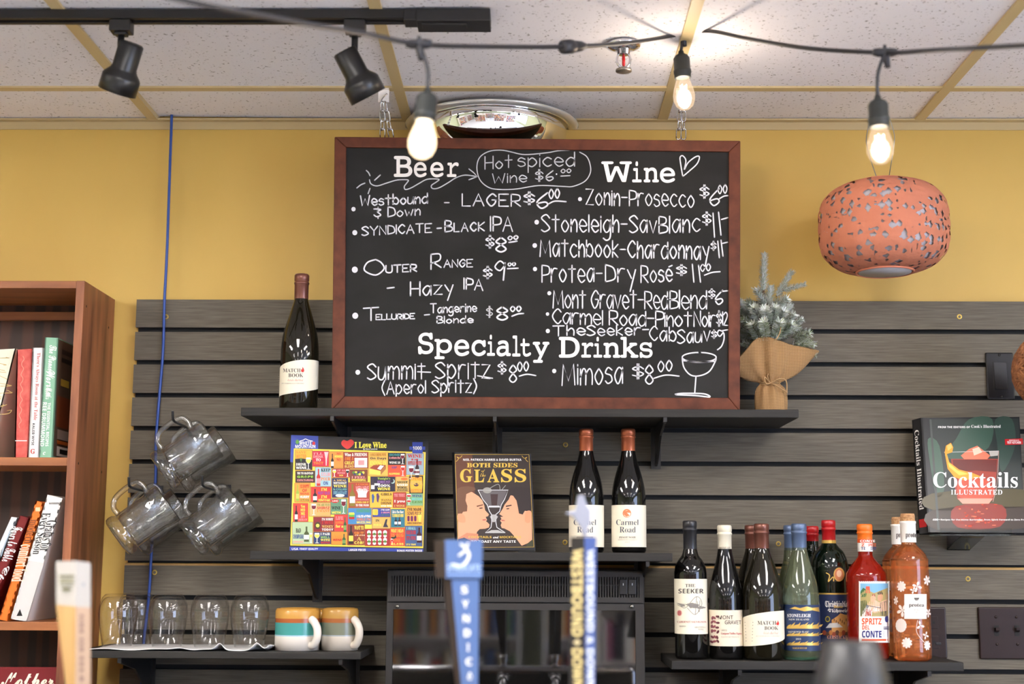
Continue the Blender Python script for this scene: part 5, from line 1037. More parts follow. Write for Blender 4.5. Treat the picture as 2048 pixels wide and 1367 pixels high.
m.poly([c1(*p) for p in ((160, 762), (215, 772), (228, 788), (200, 792))], flat((150, 144, 136)), B.s, .0010); m.poly([c1(*p) for p in ((320, 790), (380, 796), (350, 808), (315, 802))], flat((140, 134, 126)), B.s, .0010); m.poly([c1(*p) for p in ((238, 770), (275, 762), (330, 775), (320, 795), (262, 802))], flat((130, 124, 118)), B.s, .0010)
m.disc(*c1(182, 838), 5, 6, flat((214, 150, 140)), B.s, .0009); m.text('B', 'sansb', (*c1(172, 824), *c1(192, 852)), rose_t, B.s, .0012)
m.text('CABERNET SAUVIGNON', 'bold', (*c1(165, 897), *c1(382, 911)), rose_t, B.s, .0009); m.text('MENDOZA', 'sansb', (*c1(182, 932), *c1(230, 941)), lt_t, B.s, .0009); m.text('ARGENTINA', 'bold', (*c1(292, 938), *c1(376, 950)), lt_t, B.s, .0009); m.text('WINE', 'bold', (*c1(322, 955), *c1(362, 966)), lt_t, B.s, .0009); m.rect(*c1(166, 962), *c1(266, 964), lt_t, B.s, .0009)
m.obj('paper_label', B.t)
# Mont Gravet
B = bottle(1453, 1300, 66, 1050, RY, RZ, 'burgundy', .0142, dkglass, 'red wine bottle with a cream cap and a grape-cluster label, second on the right shelf', mat('cream_capsule', (222, 214, 192), .4), 1103, G2)
m = MB(); wrap(m, B, B.z(c1(0, 817)[1]), B.z(c1(0, 1086)[1]), flat((226, 212, 190), .55))
m.text('MONT', 'sans', (*c1(470, 856), *c1(582, 884)), grey_t, B.s, .0009, off=.008); m.text('GRAVET', 'sans', (*c1(520, 893), *c1(642, 922)), grey_t, B.s, .0009, off=.008); m.text('2022', 'bold', (*c1(494, 962), *c1(536, 973)), lt_t, B.s, .0009); m.text('Carignan Vieilles Vignes', 'bold', (*c1(492, 982), *c1(646, 1002)), rose_t, B.s, .0009); m.text('SOUTH OF FRANCE', 'sans', (*c1(492, 1012), *c1(625, 1021)), lt_t, B.s, .0009)
r_ = random.Random(2)
for k in range(18):
    u, v = k % 3, k//3; x, y = 424+u*20+r_.uniform(-4, 4), 868+v*36+r_.uniform(-8, 8); a_ = r_.uniform(0, 3); pts = [(x+9*math.cos(q)*math.cos(a_)-15*math.sin(q)*math.sin(a_), y+9*math.cos(q)*math.sin(a_)+15*math.sin(q)*math.cos(a_)) for q in (0, .8, 1.57, 2.3, 3.14, 3.9, 4.71, 5.5)]
    m.poly([c1(*p) for p in pts], flat(((118, 60, 70), (140, 76, 84), (96, 48, 58))[k % 3]), B.s, .0009)
m.obj('paper_label', B.t)
m = MB(); m.text('MONT GR', 'sansb', (*c1(478, 346), *c1(562, 360)), lt_t, Cyl(B.cx, B.Y, .0152), .0006); m.obj('neck_lettering', B.t)
# Match Book, three of them
def matchbook(px, py, w, top, Y, z0, lb, cap, tp, group, full=True):
    B = bottle(px, py, w, top, Y, z0, 'burgundy', .0150, olive, lb, brn, cap, group)
    if not full: return B
    m = MB(); L, T = tp['l'], tp['t']
    # parallelogram label rising to the right
    zt0, zt1, zb0, zb1 = [B.z(q) for q in tp['z']]
    wrap(m, B, lambda u: zt0+(zt1-zt0)*u+.006*math.sin(u*PI), lambda u: zb0+(zb1-zb0)*u-.004*math.sin(u*PI), crm, -88, 92)
    m.text('MATCH', 'bold', T[0], grey_t, B.s, .0009, skew=tp.get('k', 0)); m.text('BOOK', 'bold', T[1], grey_t, B.s, .0009, skew=tp.get('k', 0)); m.text('Estate Bottled', 'script', T[2], flat((214, 150, 140)), B.s, .0009); m.text('2021 DUNNIGAN HILLS CHARDONNAY', 'sans', T[3], lt_t, B.s, .0009)
    x, y, s_ = L; m.poly([(x-3*s_, y+3*s_), (x-2.5*s_, y-1*s_), (x-1*s_, y+.5*s_), (x, y-5*s_), (x+2*s_, y-1*s_), (x+3*s_, y+2*s_), (x+1.5*s_, y+5*s_), (x-1.5*s_, y+5*s_)], flat((196, 56, 50)), B.s, .0010)
    for k in range(7): q = tp['n']; m.rect(q[0]+k*.3, q[1]+k*q[3], q[0]+q[2]-k*.2, q[1]+k*q[3]+1.3, lt_t, B.s, .0009)
    m.obj('paper_label', B.t); return B
matchbook(1528, 1305, 80, 1047, RY-.012, RZ, 'white wine bottle with a brown cap and slanted cream label, third along the right shelf', 1100, dict(z=(1237, 1221, 1294, 1274), t=((*c1(763, 897), *c1(903, 926)), (*c1(815, 937), *c1(918, 964)), (*c1(808, 975), *c1(918, 996)), (*c1(752, 1006), *c1(930, 1014))), l=(1310+914/3.723, 1000+910/3.723, 1), n=(1310+668/3.723, 1000+905/3.723, 17, 6.2), k=0), G2)
matchbook(1509, 1305, 74, 1050, -.085, RZ, 'brown-capped wine bottle mostly hidden behind the slanted-label bottle', 1100, None, G2, False)
def c3(x, y): return (500+x/4.272, 530+y/4.272)
Bm = matchbook(597, 800, 77, 549, -.170, UZ, 'wine bottle with a slanted cream label standing alone left of the menu board', 601, dict(z=(734, 717, 790, 772), t=((*c3(282, 882), *c3(432, 914)), (*c3(328, 924), *c3(455, 956)), (*c3(322, 970), *c3(455, 990)), (*c3(270, 1004), *c3(462, 1013))), l=(500+450/4.272, 530+890/4.272, 1.1), n=(500+240/4.272, 530+952/4.272, 3.5, 3.6), k=0), None)
# Stoneleigh, front and one behind
scap = mat('slate_blue_capsule', (92, 110, 140), .35, .3)
def c2(x, y): return (1560+x/3.725, 1000+y/3.725)
for k, (px, yy, wp, tp_) in enumerate(((1604, RY, 72, 1047), (1588, -.108, 62, 1050))):
    B = bottle(px, 1305, wp, tp_, yy, RZ, 'burgundy', .0150, green_g, ('pale green bottle with a navy and gold label and slate cap on the right shelf', 'pale green slate-capped bottle tucked behind the navy-labelled one')[k], scap, 1100, G2, base=greenb)
    if k: continue
    m = MB(); nb = flat((42, 58, 92), .4); go = mat('gold_foil', (216, 178, 92), .35, .5); pale = flat((214, 212, 200))
    wrap(m, B, B.z(c2(0, 778)[1]), B.z(c2(0, 1122)[1]), nb)
    m.text('STONELEIGH', 'bold', (*c2(54, 845), *c2(228, 870)), wtx, B.s, .0009); m.text('NEW ZEALAND', 'bold', (*c2(64, 880), *c2(216, 893)), pale, B.s, .0009); m.text('SAUVIGNON BLANC', 'bold', (*c2(62, 972), *c2(216, 985)), pale, B.s, .0009); m.text('2023', 'bold', (*c2(118, 1026), *c2(156, 1038)), pale, B.s, .0009); m.text('MARLBOROUGH', 'bold', (*c2(92, 1094), *c2(200, 1106)), go, B.s, .0009)
    m.poly([c2(*p) for p in ((70, 806), (110, 792), (150, 802), (200, 790), (240, 800), (290, 795), (295, 830), (240, 818), (180, 826), (120, 812))], go, B.s, .0009)
    for y0, hh in ((955, 48), (1010, 30), (1080, 34)):
        m.poly([c2(*p) for p in ((50, y0), (290, y0), (290, y0-hh*.35), (50, y0-hh*.3))], go, B.s, .0009)
        for q in range(11): x = 50+q*23; m.poly([c2(x, y0-hh*.25), c2(x+26, y0-hh*.3), c2(x+34+(q % 3)*6, y0-hh*(.7+.3*(q % 2))), c2(x+12, y0-hh*.55)], go, B.s, .0009)
    m.obj('paper_label', B.t)
# Gluehwein, front and one behind
rcap = mat('red_capsule', (176, 26, 30), .3)
for k, (px, yy, wp, tp_) in enumerate(((1664, -.122, 74, 1040), (1630, -.052, 58, 1052))):
    B = bottle(px, 1305, wp, tp_, yy, RZ, 'litre', .0140, gluh_g, ('dark litre bottle with a red cap and a Christmas-market label in Gothic letters', 'dark litre bottle mostly hidden behind the Christmas-market one')[k], rcap, 1082, G2)
    if k: continue
    m = MB(); go = MATS['gold_foil']
    wrap(m, B, B.z(1091), B.z(1079), go, -180, 180, lift=.0016, R=.0140); m.obj('neck_band', B.t); m = MB()
    wrap(m, B, B.z(c2(0, 700)[1]), B.z(c2(0, 1120)[1]), flat((40, 50, 84), .35)); wrap(m, B, B.z(c2(0, 690)[1]), B.z(c2(0, 702)[1]), go)
    m.text('Christkindles', 'frak', (*c2(335, 748), *c2(515, 806)), wtx, B.s, .0009, off=.012); m.text('Markt', 'frak', (*c2(398, 782), *c2(468, 802)), flat((228, 186, 80)), B.s, .0013, off=.012); m.text('Glühwein', 'frak', (*c2(356, 806), *c2(512, 840)), wtx, B.s, .0009, off=.012)
    m.poly([c2(*p) for p in ((385, 1000), (385, 890), (430, 860), (450, 840), (480, 850), (530, 860), (530, 1000))], flat((206, 150, 86)), B.s, .0009)
    m.disc(*c2(355, 884), 5, 6, flat((190, 170, 60)), B.s, .0010); m.disc(*c2(355, 884), 3.4, 4.2, flat((50, 56, 70)), B.s, .0012)
    m.poly([c2(*p) for p in ((340, 950), (370, 915), (430, 910), (470, 945))], flat((214, 212, 208)), B.s, .0011)
    for q in range(8): m.rect(*c2(400+q*15, 880+(q % 3)*12), *c2(407+q*15, 900+(q % 3)*12), flat((120, 80, 50)), B.s, .0011)
    for q in range(9): m.disc(*c2(330+q*24, 985+(q % 2)*12), 4, 5, flat(((150, 70, 46), (90, 60, 46), (190, 120, 60))[q % 3]), B.s, .0012)
    m.text('GERSTACKER', 'bold', (*c2(352, 1006), *c2(520, 1032)), flat((226, 160, 140)), B.s, .0013); m.poly([c2(*p) for p in ((490, 1040), (535, 960), (540, 1000), (520, 1045))], go, B.s, .0012)
    m.obj('paper_label', B.t)
    m = MB(); m.disc(*c2(425, 548), 26/1.4, 16, flat((34, 28, 26)), B.s, .0007); m.disc(*c2(440, 552), 11, 14, go, B.s, .0009); m.disc(*c2(440, 552), 9, 12, flat((206, 130, 90)), B.s, .0011); m.disc(*c2(440, 545), 5, 7, flat((230, 190, 160)), B.s, .0013)
    m.line([c2(345, 540), c2(370, 560), c2(360, 605), c2(395, 570), c2(400, 600)], 2, go, B.s, .0010); m.obj('medallion', B.t)
    MB().lathe([(.0146, B.H*.775), (.0143, B.H*.86)], gluh_n, B.o, 24).obj('neck_glass', B.t)
# Spritz
ocap = mat('orange_capsule', (232, 112, 30), .4)
B = bottle(1737, 1305, 78, 1048, RY+.002, RZ, 'spritz', .0150, spritz_g, 'orange-red spritz bottle with an orange cap and a scooter picture on its label', ocap, 1078, G2)
m = MB(); sx0, sx1 = c2(588, 0)[0], c2(815, 0)[0]
m.rect(sx0, c2(0, 606)[1], sx1, c2(0, 1056)[1], wlab, B.s, .0005, n=14)
for q in range(16): m.disc(sx0+1+q*(sx1-sx0-2)/15, c2(0, 606)[1], 1.4, 1.4, wlab, B.s, .0005, 8); m.disc(sx0+1+q*(sx1-sx0-2)/15, c2(0, 1056)[1], 1.4, 1.4, wlab, B.s, .0005, 8)
m.rect(*c2(598, 618), *c2(806, 864), flat((120, 170, 200), .4), B.s, .0008, n=12)
for pts, c in (([(598, 700), (640, 660), (700, 690), (806, 650), (806, 864), (598, 864)], (168, 150, 96)), ([(598, 680), (620, 650), (650, 670), (640, 720), (598, 720)], (60, 100, 60)), ([(635, 690), (640, 640), (668, 640), (672, 690)], (206, 90, 70)), ([(600, 750), (640, 740), (660, 800), (600, 864)], (90, 96, 60)), ([(640, 780), (690, 730), (740, 760), (806, 730), (806, 820), (700, 840)], (214, 170, 140)), ([(672, 720), (700, 700), (714, 730), (700, 760), (676, 750)], (220, 160, 130)), ([(676, 706), (702, 692), (716, 715), (690, 712)], (150, 70, 50)), ([(728, 712), (752, 690), (770, 720), (752, 750), (730, 745)], (206, 140, 110)), ([(724, 690), (756, 672), (768, 700), (730, 700)], (60, 40, 34)), ([(745, 760), (806, 745), (806, 860), (750, 860)], (44, 46, 56)), ([(612, 830), (650, 780), (740, 790), (760, 820), (690, 830), (680, 864), (612, 864)], (226, 222, 220)), ([(640, 800), (690, 810), (676, 864), (630, 864)], (170, 60, 50)), ([(788, 700), (806, 690), (806, 730), (792, 735)], (200, 140, 110))):
    m.poly([c2(*p) for p in pts], flat(c, .4), B.s, .0010)
m.line([c2(640, 780), c2(690, 790), c2(745, 800)], 1.2, flat((60, 60, 64)), B.s, .0014); m.disc(*c2(650, 790), 3, 3, flat((120, 120, 124)), B.s, .0014)
orn = flat((222, 86, 40)); nvy = flat((44, 48, 110))
m.text('SPRITZ', 'sansb', (*c2(609, 876), *c2(757, 925)), orn, B.s, .0009, off=.015); m.text('DEL', 'sansb', (*c2(612, 930), *c2(668, 962)), orn, B.s, .0009, off=.015); m.text('CONTE', 'sansb', (*c2(610, 970), *c2(757, 1022)), nvy, B.s, .0009, off=.02); m.text('CLASSICO', 'sansb', (*c2(772, 938), *c2(812, 962)), nvy, B.s, .0009); m.rect(*c2(608, 1032), *c2(806, 1046), orn, B.s, .0009, n=8)
for q in range(5): m.rect(*c2(772, 972+q*10), *c2(806, 975+q*10), nvy, B.s, .0009)
m.disc(*c2(795, 882), 3.5, 7, nvy, B.s, .0009); m.obj('paper_label', B.t)
m = MB(); nk = Cyl(B.cx, B.Y, .0158); wrap(m, B, B.z(1077), B.z(1084.5), orn, -180, 180, lift=.0009, R=.0150); wrap(m, B, B.z(1084.5), B.z(1102), wlab, -180, 180, lift=.0009, R=.0150)
m.text('CONTE', 'sansb', (1720, 1079, 1750, 1083.5), wtx, nk, .0007); m.text('SPRITZ', 'sansb', (1736, 1086, 1752, 1092), orn, nk, .0007); m.text('CONTE', 'sansb', (1741, 1093, 1752, 1099), nvy, nk, .0007); m.text('TE', 'sansb', (1722, 1093, 1731, 1099), nvy, nk, .0007); m.text('Z', 'sansb', (1723, 1086, 1729, 1092), orn, nk, .0007); m.obj('neck_label', B.t)
# Protea, front and one behind
cork_m = tex(mat('cork', (186, 140, 96), .9), s=300, c1=(150, 104, 66), c2=(200, 156, 110))
def petal(m, x, y, r, n, mt, s, squ=1):
    for k in range(n):
        a_ = 2*PI*k/n+.3; c_, s_ = math.cos(a_), math.sin(a_)
        pts = [(0, 0), (r*.55, -r*.26), (r*.95, -r*.18), (r, 0), (r*.95, r*.18), (r*.55, r*.26)]
        m.poly([(x+(px_*c_-py_*s_)*squ, y+px_*s_+py_*c_) for px_, py_ in pts], mt, s, .0005)
for k, (px, yy, wp, tp_, base) in enumerate(((1825, RY-.014, 74, 1027, 1318), (1806, -.088, 68, 1034, 1310))):
    B = bottle(px, 1305, wp, tp_, yy, RZ, 'protea', .0150, rose_g, ('rosé bottle printed with white flowers and a square white label, rightmost of the row', 'flower-printed rosé bottle standing behind the rightmost bottle')[k], None, 1100, G2)
    sc = (B.z(1100)-B.z(1200))/100
    MB().lathe([(.0145, B.H*.925), (.0152, B.H*.93), (.0152, B.H*.985), (.0140, B.H), (0, B.H)], cork_m, B.o, 24).obj('cork_stopper', B.t)
    m = MB(); nk = Cyl(B.cx, B.Y, .0162); zt_ = B.o.z+B.H*.948; zb_ = B.o.z+B.H*.802
    m.lathe([(.0163, zb_-B.o.z), (.0163, zt_-.006-B.o.z), (.0172, zt_-.005-B.o.z), (.0172, zt_-B.o.z), (.0150, zt_-B.o.z)], wlab, B.o, 28)
    dx = px-1825
    m.text('protea' if not k else 'protea', 'bold', (1811+dx, 1064, 1839+dx, 1077), grey_t, nk, .0016); m.obj('neck_wrap', B.t)
    ink = mat('white_bottle_print', (226, 212, 204), .6); m = MB(); R_px = wp/2
    for (fx, fy, r, n) in ((-.6, 1172, 11, 9), (.25, 1172, 10, 4), (.78, 1160, 10, 6), (-.55, 1220, 13, 5), (-.62, 1250, 14, 14), (.42, 1250, 9, 3), (.72, 1270, 8, 4), (-.3, 1285, 11, 9), (.8, 1290, 10, 8), (.05, 1180, 7, 4), (-.9, 1200, 9, 6), (.85, 1225, 9, 5)):
        petal(m, px+fx*R_px, fy, r, n, ink, B.s, math.sqrt(1-fx*fx)*.9+.1)
    m.line([(px+10, 1240), (px+8, 1262), (px+20, 1280), (px+30, 1288)], .9, ink, B.s, .0005)
    if not k:
        m.rect(*c2(926, 698), *c2(1092, 882), wlab, B.s, .0008, n=12); m.text('protea', 'bold', (*c2(960, 766), *c2(1075, 800)), grey_t, B.s, .0015); m.text('Dry Rosé', 'bold', (*c2(996, 810), *c2(1042, 822)), lt_t, B.s, .0011); m.text('2023', 'bold', (*c2(1008, 828), *c2(1034, 837)), lt_t, B.s, .0011); m.rect(*c2(985, 852), *c2(1075, 854), lt_t, B.s, .0011)
        for q in range(5): m.poly([c2(1018+(q-2)*3, 750), c2(1018+(q-2)*8-4, 728), c2(1018+(q-2)*8, 722), c2(1018+(q-2)*8+4, 728)], grey_t, B.s, .0011)
    m.obj('flower_print', B.t)
# Carmel Road pair
for px, wp, lb, yy in ((1173, 69, 'copper-topped red wine bottle with a white label, half hidden by a tap handle', -.175), (1258, 68, 'copper-topped red wine bottle with a white label, right end of the middle shelf', -.175)):
    B = bottle(px, 1095, wp, 858, yy, MZ, 'burgundy', .0145, dkglass, lb, cop, 908, G1)
    x0 = px-1258; q5 = lambda x, y: (880+x/4.655+x0, 850+y/4.655); m = MB()
    wrap(m, B, B.z(q5(0, 740)[1]), B.z(q5(0, 1132)[1]), crm)
    cpm = flat((214, 128, 84), .5); m.disc(*q5(1740, 818), 8.6, 8.6, cpm, B.s, .0008); m.disc(*q5(1742, 822), 6.8, 6.6, crm, B.s, .0010); m.poly([q5(*p) for p in ((1712, 800), (1760, 790), (1775, 815), (1740, 812), (1765, 840), (1735, 850), (1712, 830))], cpm, B.s, .0012)
    m.text('Carmel', 'bold', (*q5(1640, 876), *q5(1850, 928)), flat((74, 78, 88)), B.s, .0009, off=-.006); m.text('Road', 'bold', (*q5(1672, 944), *q5(1822, 998)), flat((74, 78, 88)), B.s, .0009, off=-.006)
    m.text('PINOT NOIR', 'bold', (*q5(1668, 1034), *q5(1822, 1050)), grey_t, B.s, .0009, off=-.004); m.text('MONTEREY COUNTY', 'sans', (*q5(1660, 1060), *q5(1836, 1070)), lt_t, B.s, .0009); m.text('2021', 'sans', (*q5(1722, 1082), *q5(1764, 1091)), lt_t, B.s, .0009)
    m.obj('paper_label', B.t)

# ------------------------------------------------------------------ little fir tree in burlap
YT = -.105; p0 = W(1541, 815, YT); t = thing('mini_fir_tree', (p0.x, YT, UZ), 'small frosted artificial fir tree wrapped in tied burlap, right of the menu board', 'christmas tree')
def c9(x, y, dy=0): return W(1440+x/3.904, 490+y/3.904, YT+dy)
frost = [mat('frosted_needles', (232, 236, 234), .8), mat('grey_green_needles', (190, 200, 184), .8), mat('green_needles', (146, 160, 112), .8)]
fo = MB(); bt_ = MB(); rn_ = random.Random(11)
trunk = [W(1541, 740, YT), c9(380, 640), c9(360, 480), c9(335, 340), c9(340, 200), c9(345, 90)]
bt_.tube(smooth_line([tuple(q) for q in trunk], 4), [.006-.0045*i/20 for i in range(21)], mat('brown_twig', (92, 70, 50), .9), 8)
BR_ = [((335, 370), (346, 78), 0, 1.0, 0), ((440, 400), (556, 212), -.01, .9, 0), ((490, 350), (658, 306), -.02, .8, 0), ((360, 470), (285, 350), -.02, 1.1, 0), ((380, 480), (395, 335), .01, 1.1, 0), ((420, 480), (520, 420), -.03, 1.2, 0), ((340, 560), (215, 450), -.03, 1.2, 1), ((330, 640), (265, 490), -.05, 1.2, 0), ((390, 620), (350, 500), -.06, 1.2, 0), ((400, 640), (430, 490), -.05, 1.2, 0), ((440, 620), (500, 520), -.04, 1.2, 0), ((470, 640), (575, 548), -.03, 1.2, 0), ((520, 650), (640, 580), -.02, .9, 0), ((440, 720), (560, 620), -.05, 1.1, 1), ((560, 720), (690, 690), -.03, 1.2, 1), ((580, 760), (725, 780), -.02, 1.1, 1), ((600, 820), (740, 850), .0, .9, 1), ((560, 780), (700, 760), .02, 1.1, 1), ((340, 720), (180, 580), -.03, 1.1, 1), ((320, 760), (190, 660), .0, 1.2, 1), ((330, 760), (250, 620), -.05, 1.2, 1), ((310, 800), (180, 760), .01, 1.1, 1), ((300, 850), (185, 870), .02, 1.1, 2), ((290, 900), (190, 950), .02, 1.0, 2), ((370, 740), (340, 600), -.07, 1.1, 1), ((420, 740), (470, 600), -.07, 1.1, 1), ((300, 700), (140, 700), .03, 1.1, 1), ((280, 620), (150, 520), .03, 1.1, 1), ((250, 540), (160, 440), .03, .9, 0), ((430, 560), (540, 480), .02, 1.1, 0), ((470, 700), (600, 640), .03, 1.1, 1)]
for a_, b_, dy, w_, gr in BR_:
    A, Bq = c9(*a_, dy*.3), c9(*b_, dy); ax = (Bq-A); L = ax.length; ax.normalize(); o1 = ax.orthogonal().normalized(); o2 = ax.cross(o1)
    bt_.tube([A, Bq], [.0018, .0010], MATS['brown_twig'], 5)
    n = int(L*8000)
    for k in range(n):
        u = rn_.random(); th = rn_.random()*2*PI; rad = o1*math.cos(th)+o2*math.sin(th); d_ = (rad*.85+ax*.65+Vector((rn_.gauss(0, .12), rn_.gauss(0, .12), rn_.gauss(0, .12)))).normalized()
        ll = .0155*w_*rn_.uniform(.75, 1.2)*(1-.25*u); s_ = A+ax*(L*u); side = d_.cross(ax).normalized()*.00105; e = s_+d_*ll
        mt = frost[min(2, max(0, (0 if rn_.random() < .52 else 1)+(1 if gr and rn_.random() < .45*gr else 0)))]
        fo.add([s_-side, s_+side, e+side*.4, e-side*.4], [(0, 1, 2, 3)], mt)
fo.obj('needles', t); bt_.obj('branches', t)
burl = mat('burlap', (176, 138, 92), .95); nt = burl.node_tree; N = nt.nodes; tcn = N.new('ShaderNodeTexCoord'); wv = [N.new('ShaderNodeTexWave'), N.new('ShaderNodeTexWave')]; mxn = N.new('ShaderNodeMath'); mxn.operation = 'MULTIPLY'
wv[0].bands_direction = 'Z'; wv[1].bands_direction = 'X'
for q in wv: q.inputs['Scale'].default_value = 115; q.inputs['Distortion'].default_value = 1.0; nt.links.new(tcn.outputs['Object'], q.inputs['Vector'])
rmp = N.new('ShaderNodeValToRGB'); rmp.color_ramp.elements[0].color = (*lin((134, 98, 60)), 1); rmp.color_ramp.elements[1].color = (*lin((196, 158, 110)), 1); rmp.color_ramp.elements[1].position = .6
nt.links.new(wv[0].outputs['Fac'], mxn.inputs[0]); nt.links.new(wv[1].outputs['Fac'], mxn.inputs[1]); nt.links.new(mxn.outputs[0], rmp.inputs[0]); nt.links.new(rmp.outputs[0], N['Principled BSDF'].inputs['Base Color'])
bpn = N.new('ShaderNodeBump'); bpn.inputs['Strength'].default_value = .5; bpn.inputs['Distance'].default_value = .001; nt.links.new(mxn.outputs[0], bpn.inputs['Height']); nt.links.new(bpn.outputs['Normal'], N['Principled BSDF'].inputs['Normal'])
tie = c9(400, 1085).z; neck = c9(395, 1085)
m = MB(); n = 72; prof = []
Rb = mm(31, YT); Hb = tie-UZ
ring = [(0.0, .0006, 0), (Rb*.9, .0006, 0), (Rb*1.02, .006, .02), (Rb*1.05, Hb*.35, .04), (Rb*1.02, Hb*.7, .07), (Rb*.82, Hb*.90, .12), (Rb*.52, Hb*1.0, .14), (Rb*.62, Hb*1.06, .14), (Rb*1.0, Hb*1.25, .12), (Rb*1.3, Hb*1.6, .10), (Rb*1.42, Hb*2.0, .08), (Rb*1.45, Hb*2.3, .06)]
cx_ = p0.x; vs = []
for j, (r, z, am) in enumerate(ring):
    for i in range(n):
        a_ = 2*PI*i/n; rr_ = r*(1+am*math.cos(a_*9+j*.15)+am*.6*math.cos(a_*5+1)); zz = z
        if j >= 8:
            f_ = (j-7)/4; right = max(0, math.cos(a_-.15))**6; left = max(0, math.cos(a_-PI-.1))**5; front = max(0, -math.sin(a_))**2
            rr_ += f_*(right*.072+left*.040); zz -= f_*(right*.020+left*.045); zz += f_*front*.015; zz -= f_*.012*abs(math.sin(a_*1.5))
        vs.append((cx_+rr_*math.cos(a_)-.004*(j > 6), YT+rr_*.8*math.sin(a_), UZ+zz))
m.add(vs, [(j*n+i, j*n+(i+1) % n, (j+1)*n+(i+1) % n, (j+1)*n+i) for j in range(1, len(ring)-1) for i in range(n)]+[tuple(n+i for i in range(n))], burl, True)
b_ = m.obj('burlap_wrap', t); b_.modifiers.new('thick', 'SOLIDIFY').thickness = .0016
sb = b_.modifiers.new('soft', 'SUBSURF'); sb.levels = 1; sb.render_levels = 1
jm = mat('jute_twine', (172, 138, 96), .9); m = MB(); zt_ = UZ+Hb*1.0; cxx = cx_-.002
for dz in (-.002, .002): m.tube([(cxx+Rb*.60*math.cos(2*PI*k/24), YT+Rb*.50*math.sin(2*PI*k/24), zt_+dz) for k in range(24)], .0018, jm, 6, closed=True)
fy = YT-Rb*.52
m.tube(smooth_line([(cxx, fy, zt_), (cxx-.014, fy-.01, zt_+.012), (cxx-.012, fy-.012, zt_-.002), (cxx, fy-.004, zt_), (cxx+.018, fy-.012, zt_+.008), (cxx+.034, fy-.008, zt_+.004), (cxx+.035, fy-.004, zt_-.028)], 5), .0015, jm, 6)
m.tube(smooth_line([(cxx, fy, zt_), (cxx+.010, fy-.012, zt_-.006), (cxx+.022, fy-.012, zt_-.014), (cxx+.036, fy-.008, zt_-.022)], 5), .0015, jm, 6)
m.tube(smooth_line([(cxx-.002, fy, zt_), (cxx-.008, fy-.01, zt_+.014), (cxx-.006, fy-.012, zt_+.020)], 4), .0014, jm, 6); m.tube(smooth_line([tuple(c9(425, 745, -.06)), tuple(c9(450, 720, -.065)), tuple(c9(468, 680, -.065)), tuple(c9(475, 640, -.06))], 4), .0011, jm, 6)
m.obj('twine_bow', t)

# ------------------------------------------------------------------ switch plates on the slatwall
def plate(x0, y0, x1, y1, name, label, mt):
    a_, b_ = W(x0, y0, YS), W(x1, y1, YS); t = thing(name, ((a_.x+b_.x)/2, YS, b_.z), label, 'switch plate' if 'switch' in name else 'outlet')
    MB().box((a_.x, YS-.0065, b_.z), (b_.x, YS-.0003, a_.z), mt).obj('cover_plate', t, bevel=.0035, seg=3)
    return t, a_, b_
def screw(t, x, z, mt):
    MB().lathe([(.0034, 0), (.003, .0012), (0, .0014)], mt, (x, YS-.0064, z), 12, Matrix.Rotation(PI/2, 4, 'X')).obj('plate_screw', t)
t, a_, b_ = plate(1969, 705, 2029, 799, 'light_switch', 'black rocker light switch on the slatwall above the cocktail book', blackplate_m)
cx_, cz_ = (a_.x+b_.x)/2, (a_.z+b_.z)/2
MB().box((cx_-.0165, YS-.0072, cz_-.033), (cx_+.0165, YS-.006, cz_+.033), blackplate_m).obj('switch_frame', t, bevel=.0006)
MB().hexa([Vector((cx_-.0145, YS-.0078, cz_+.031)), Vector((cx_+.0145, YS-.0078, cz_+.031)), Vector((cx_+.0145, YS-.0105, cz_-.031)), Vector((cx_-.0145, YS-.0105, cz_-.031)), Vector((cx_-.0145, YS-.007, cz_+.031)), Vector((cx_+.0145, YS-.007, cz_+.031)), Vector((cx_+.0145, YS-.007, cz_-.031)), Vector((cx_-.0145, YS-.007, cz_-.031))], mat('black_rocker', (24, 21, 21), .2)).obj('rocker', t)
for z in (a_.z-.006, b_.z+.006): screw(t, cx_, z, blackplate_m)
t, a_, b_ = plate(1826, 1213, 1894, 1316, 'wall_outlet', 'dark brown outlet plate behind the rightmost rosé bottle', brownplate_m)
cx_ = (a_.x+b_.x)/2
for z in (a_.z-.034, b_.z+.036):
    MB().box((cx_-.017, YS-.0075, z-.014), (cx_+.017, YS-.006, z+.014), brownplate_m).obj('receptacle', t, bevel=.003)
    MB().box((cx_+.004, YS-.0078, z-.003), (cx_+.010, YS-.0074, z+.003), slatdark_m).obj('socket_slot', t)
MB().box((b_.x-.026, YS-.0085, b_.z+.030), (b_.x-.014, YS-.006, b_.z+.036), blackp_m).obj('reset_button', t, bevel=.001)
t, a_, b_ = plate(1954, 1213, 2150, 1318, 'light_switch', 'wide dark brown multi-toggle switch plate at the lower right edge', brownplate_m)
for px in (1991, 2032, 2073, 2114):
    p = W(px, 1260, YS); MB().box((p.x-.0052, YS-.0072, p.z-.012), (p.x+.0052, YS-.006, p.z+.012), slatdark_m).hexa([Vector((p.x-.004, YS-.017, p.z+.007)), Vector((p.x+.004, YS-.017, p.z+.007)), Vector((p.x+.004, YS-.0165, p.z+.001)), Vector((p.x-.004, YS-.0165, p.z+.001)), Vector((p.x-.0045, YS-.006, p.z+.005)), Vector((p.x+.0045, YS-.006, p.z+.005)), Vector((p.x+.0045, YS-.006, p.z-.004)), Vector((p.x-.0045, YS-.006, p.z-.004))], brownplate_m).obj('toggle', t)
    for z in (p.z+.030, p.z-.030): screw(t, p.x, z, brownplate_m)

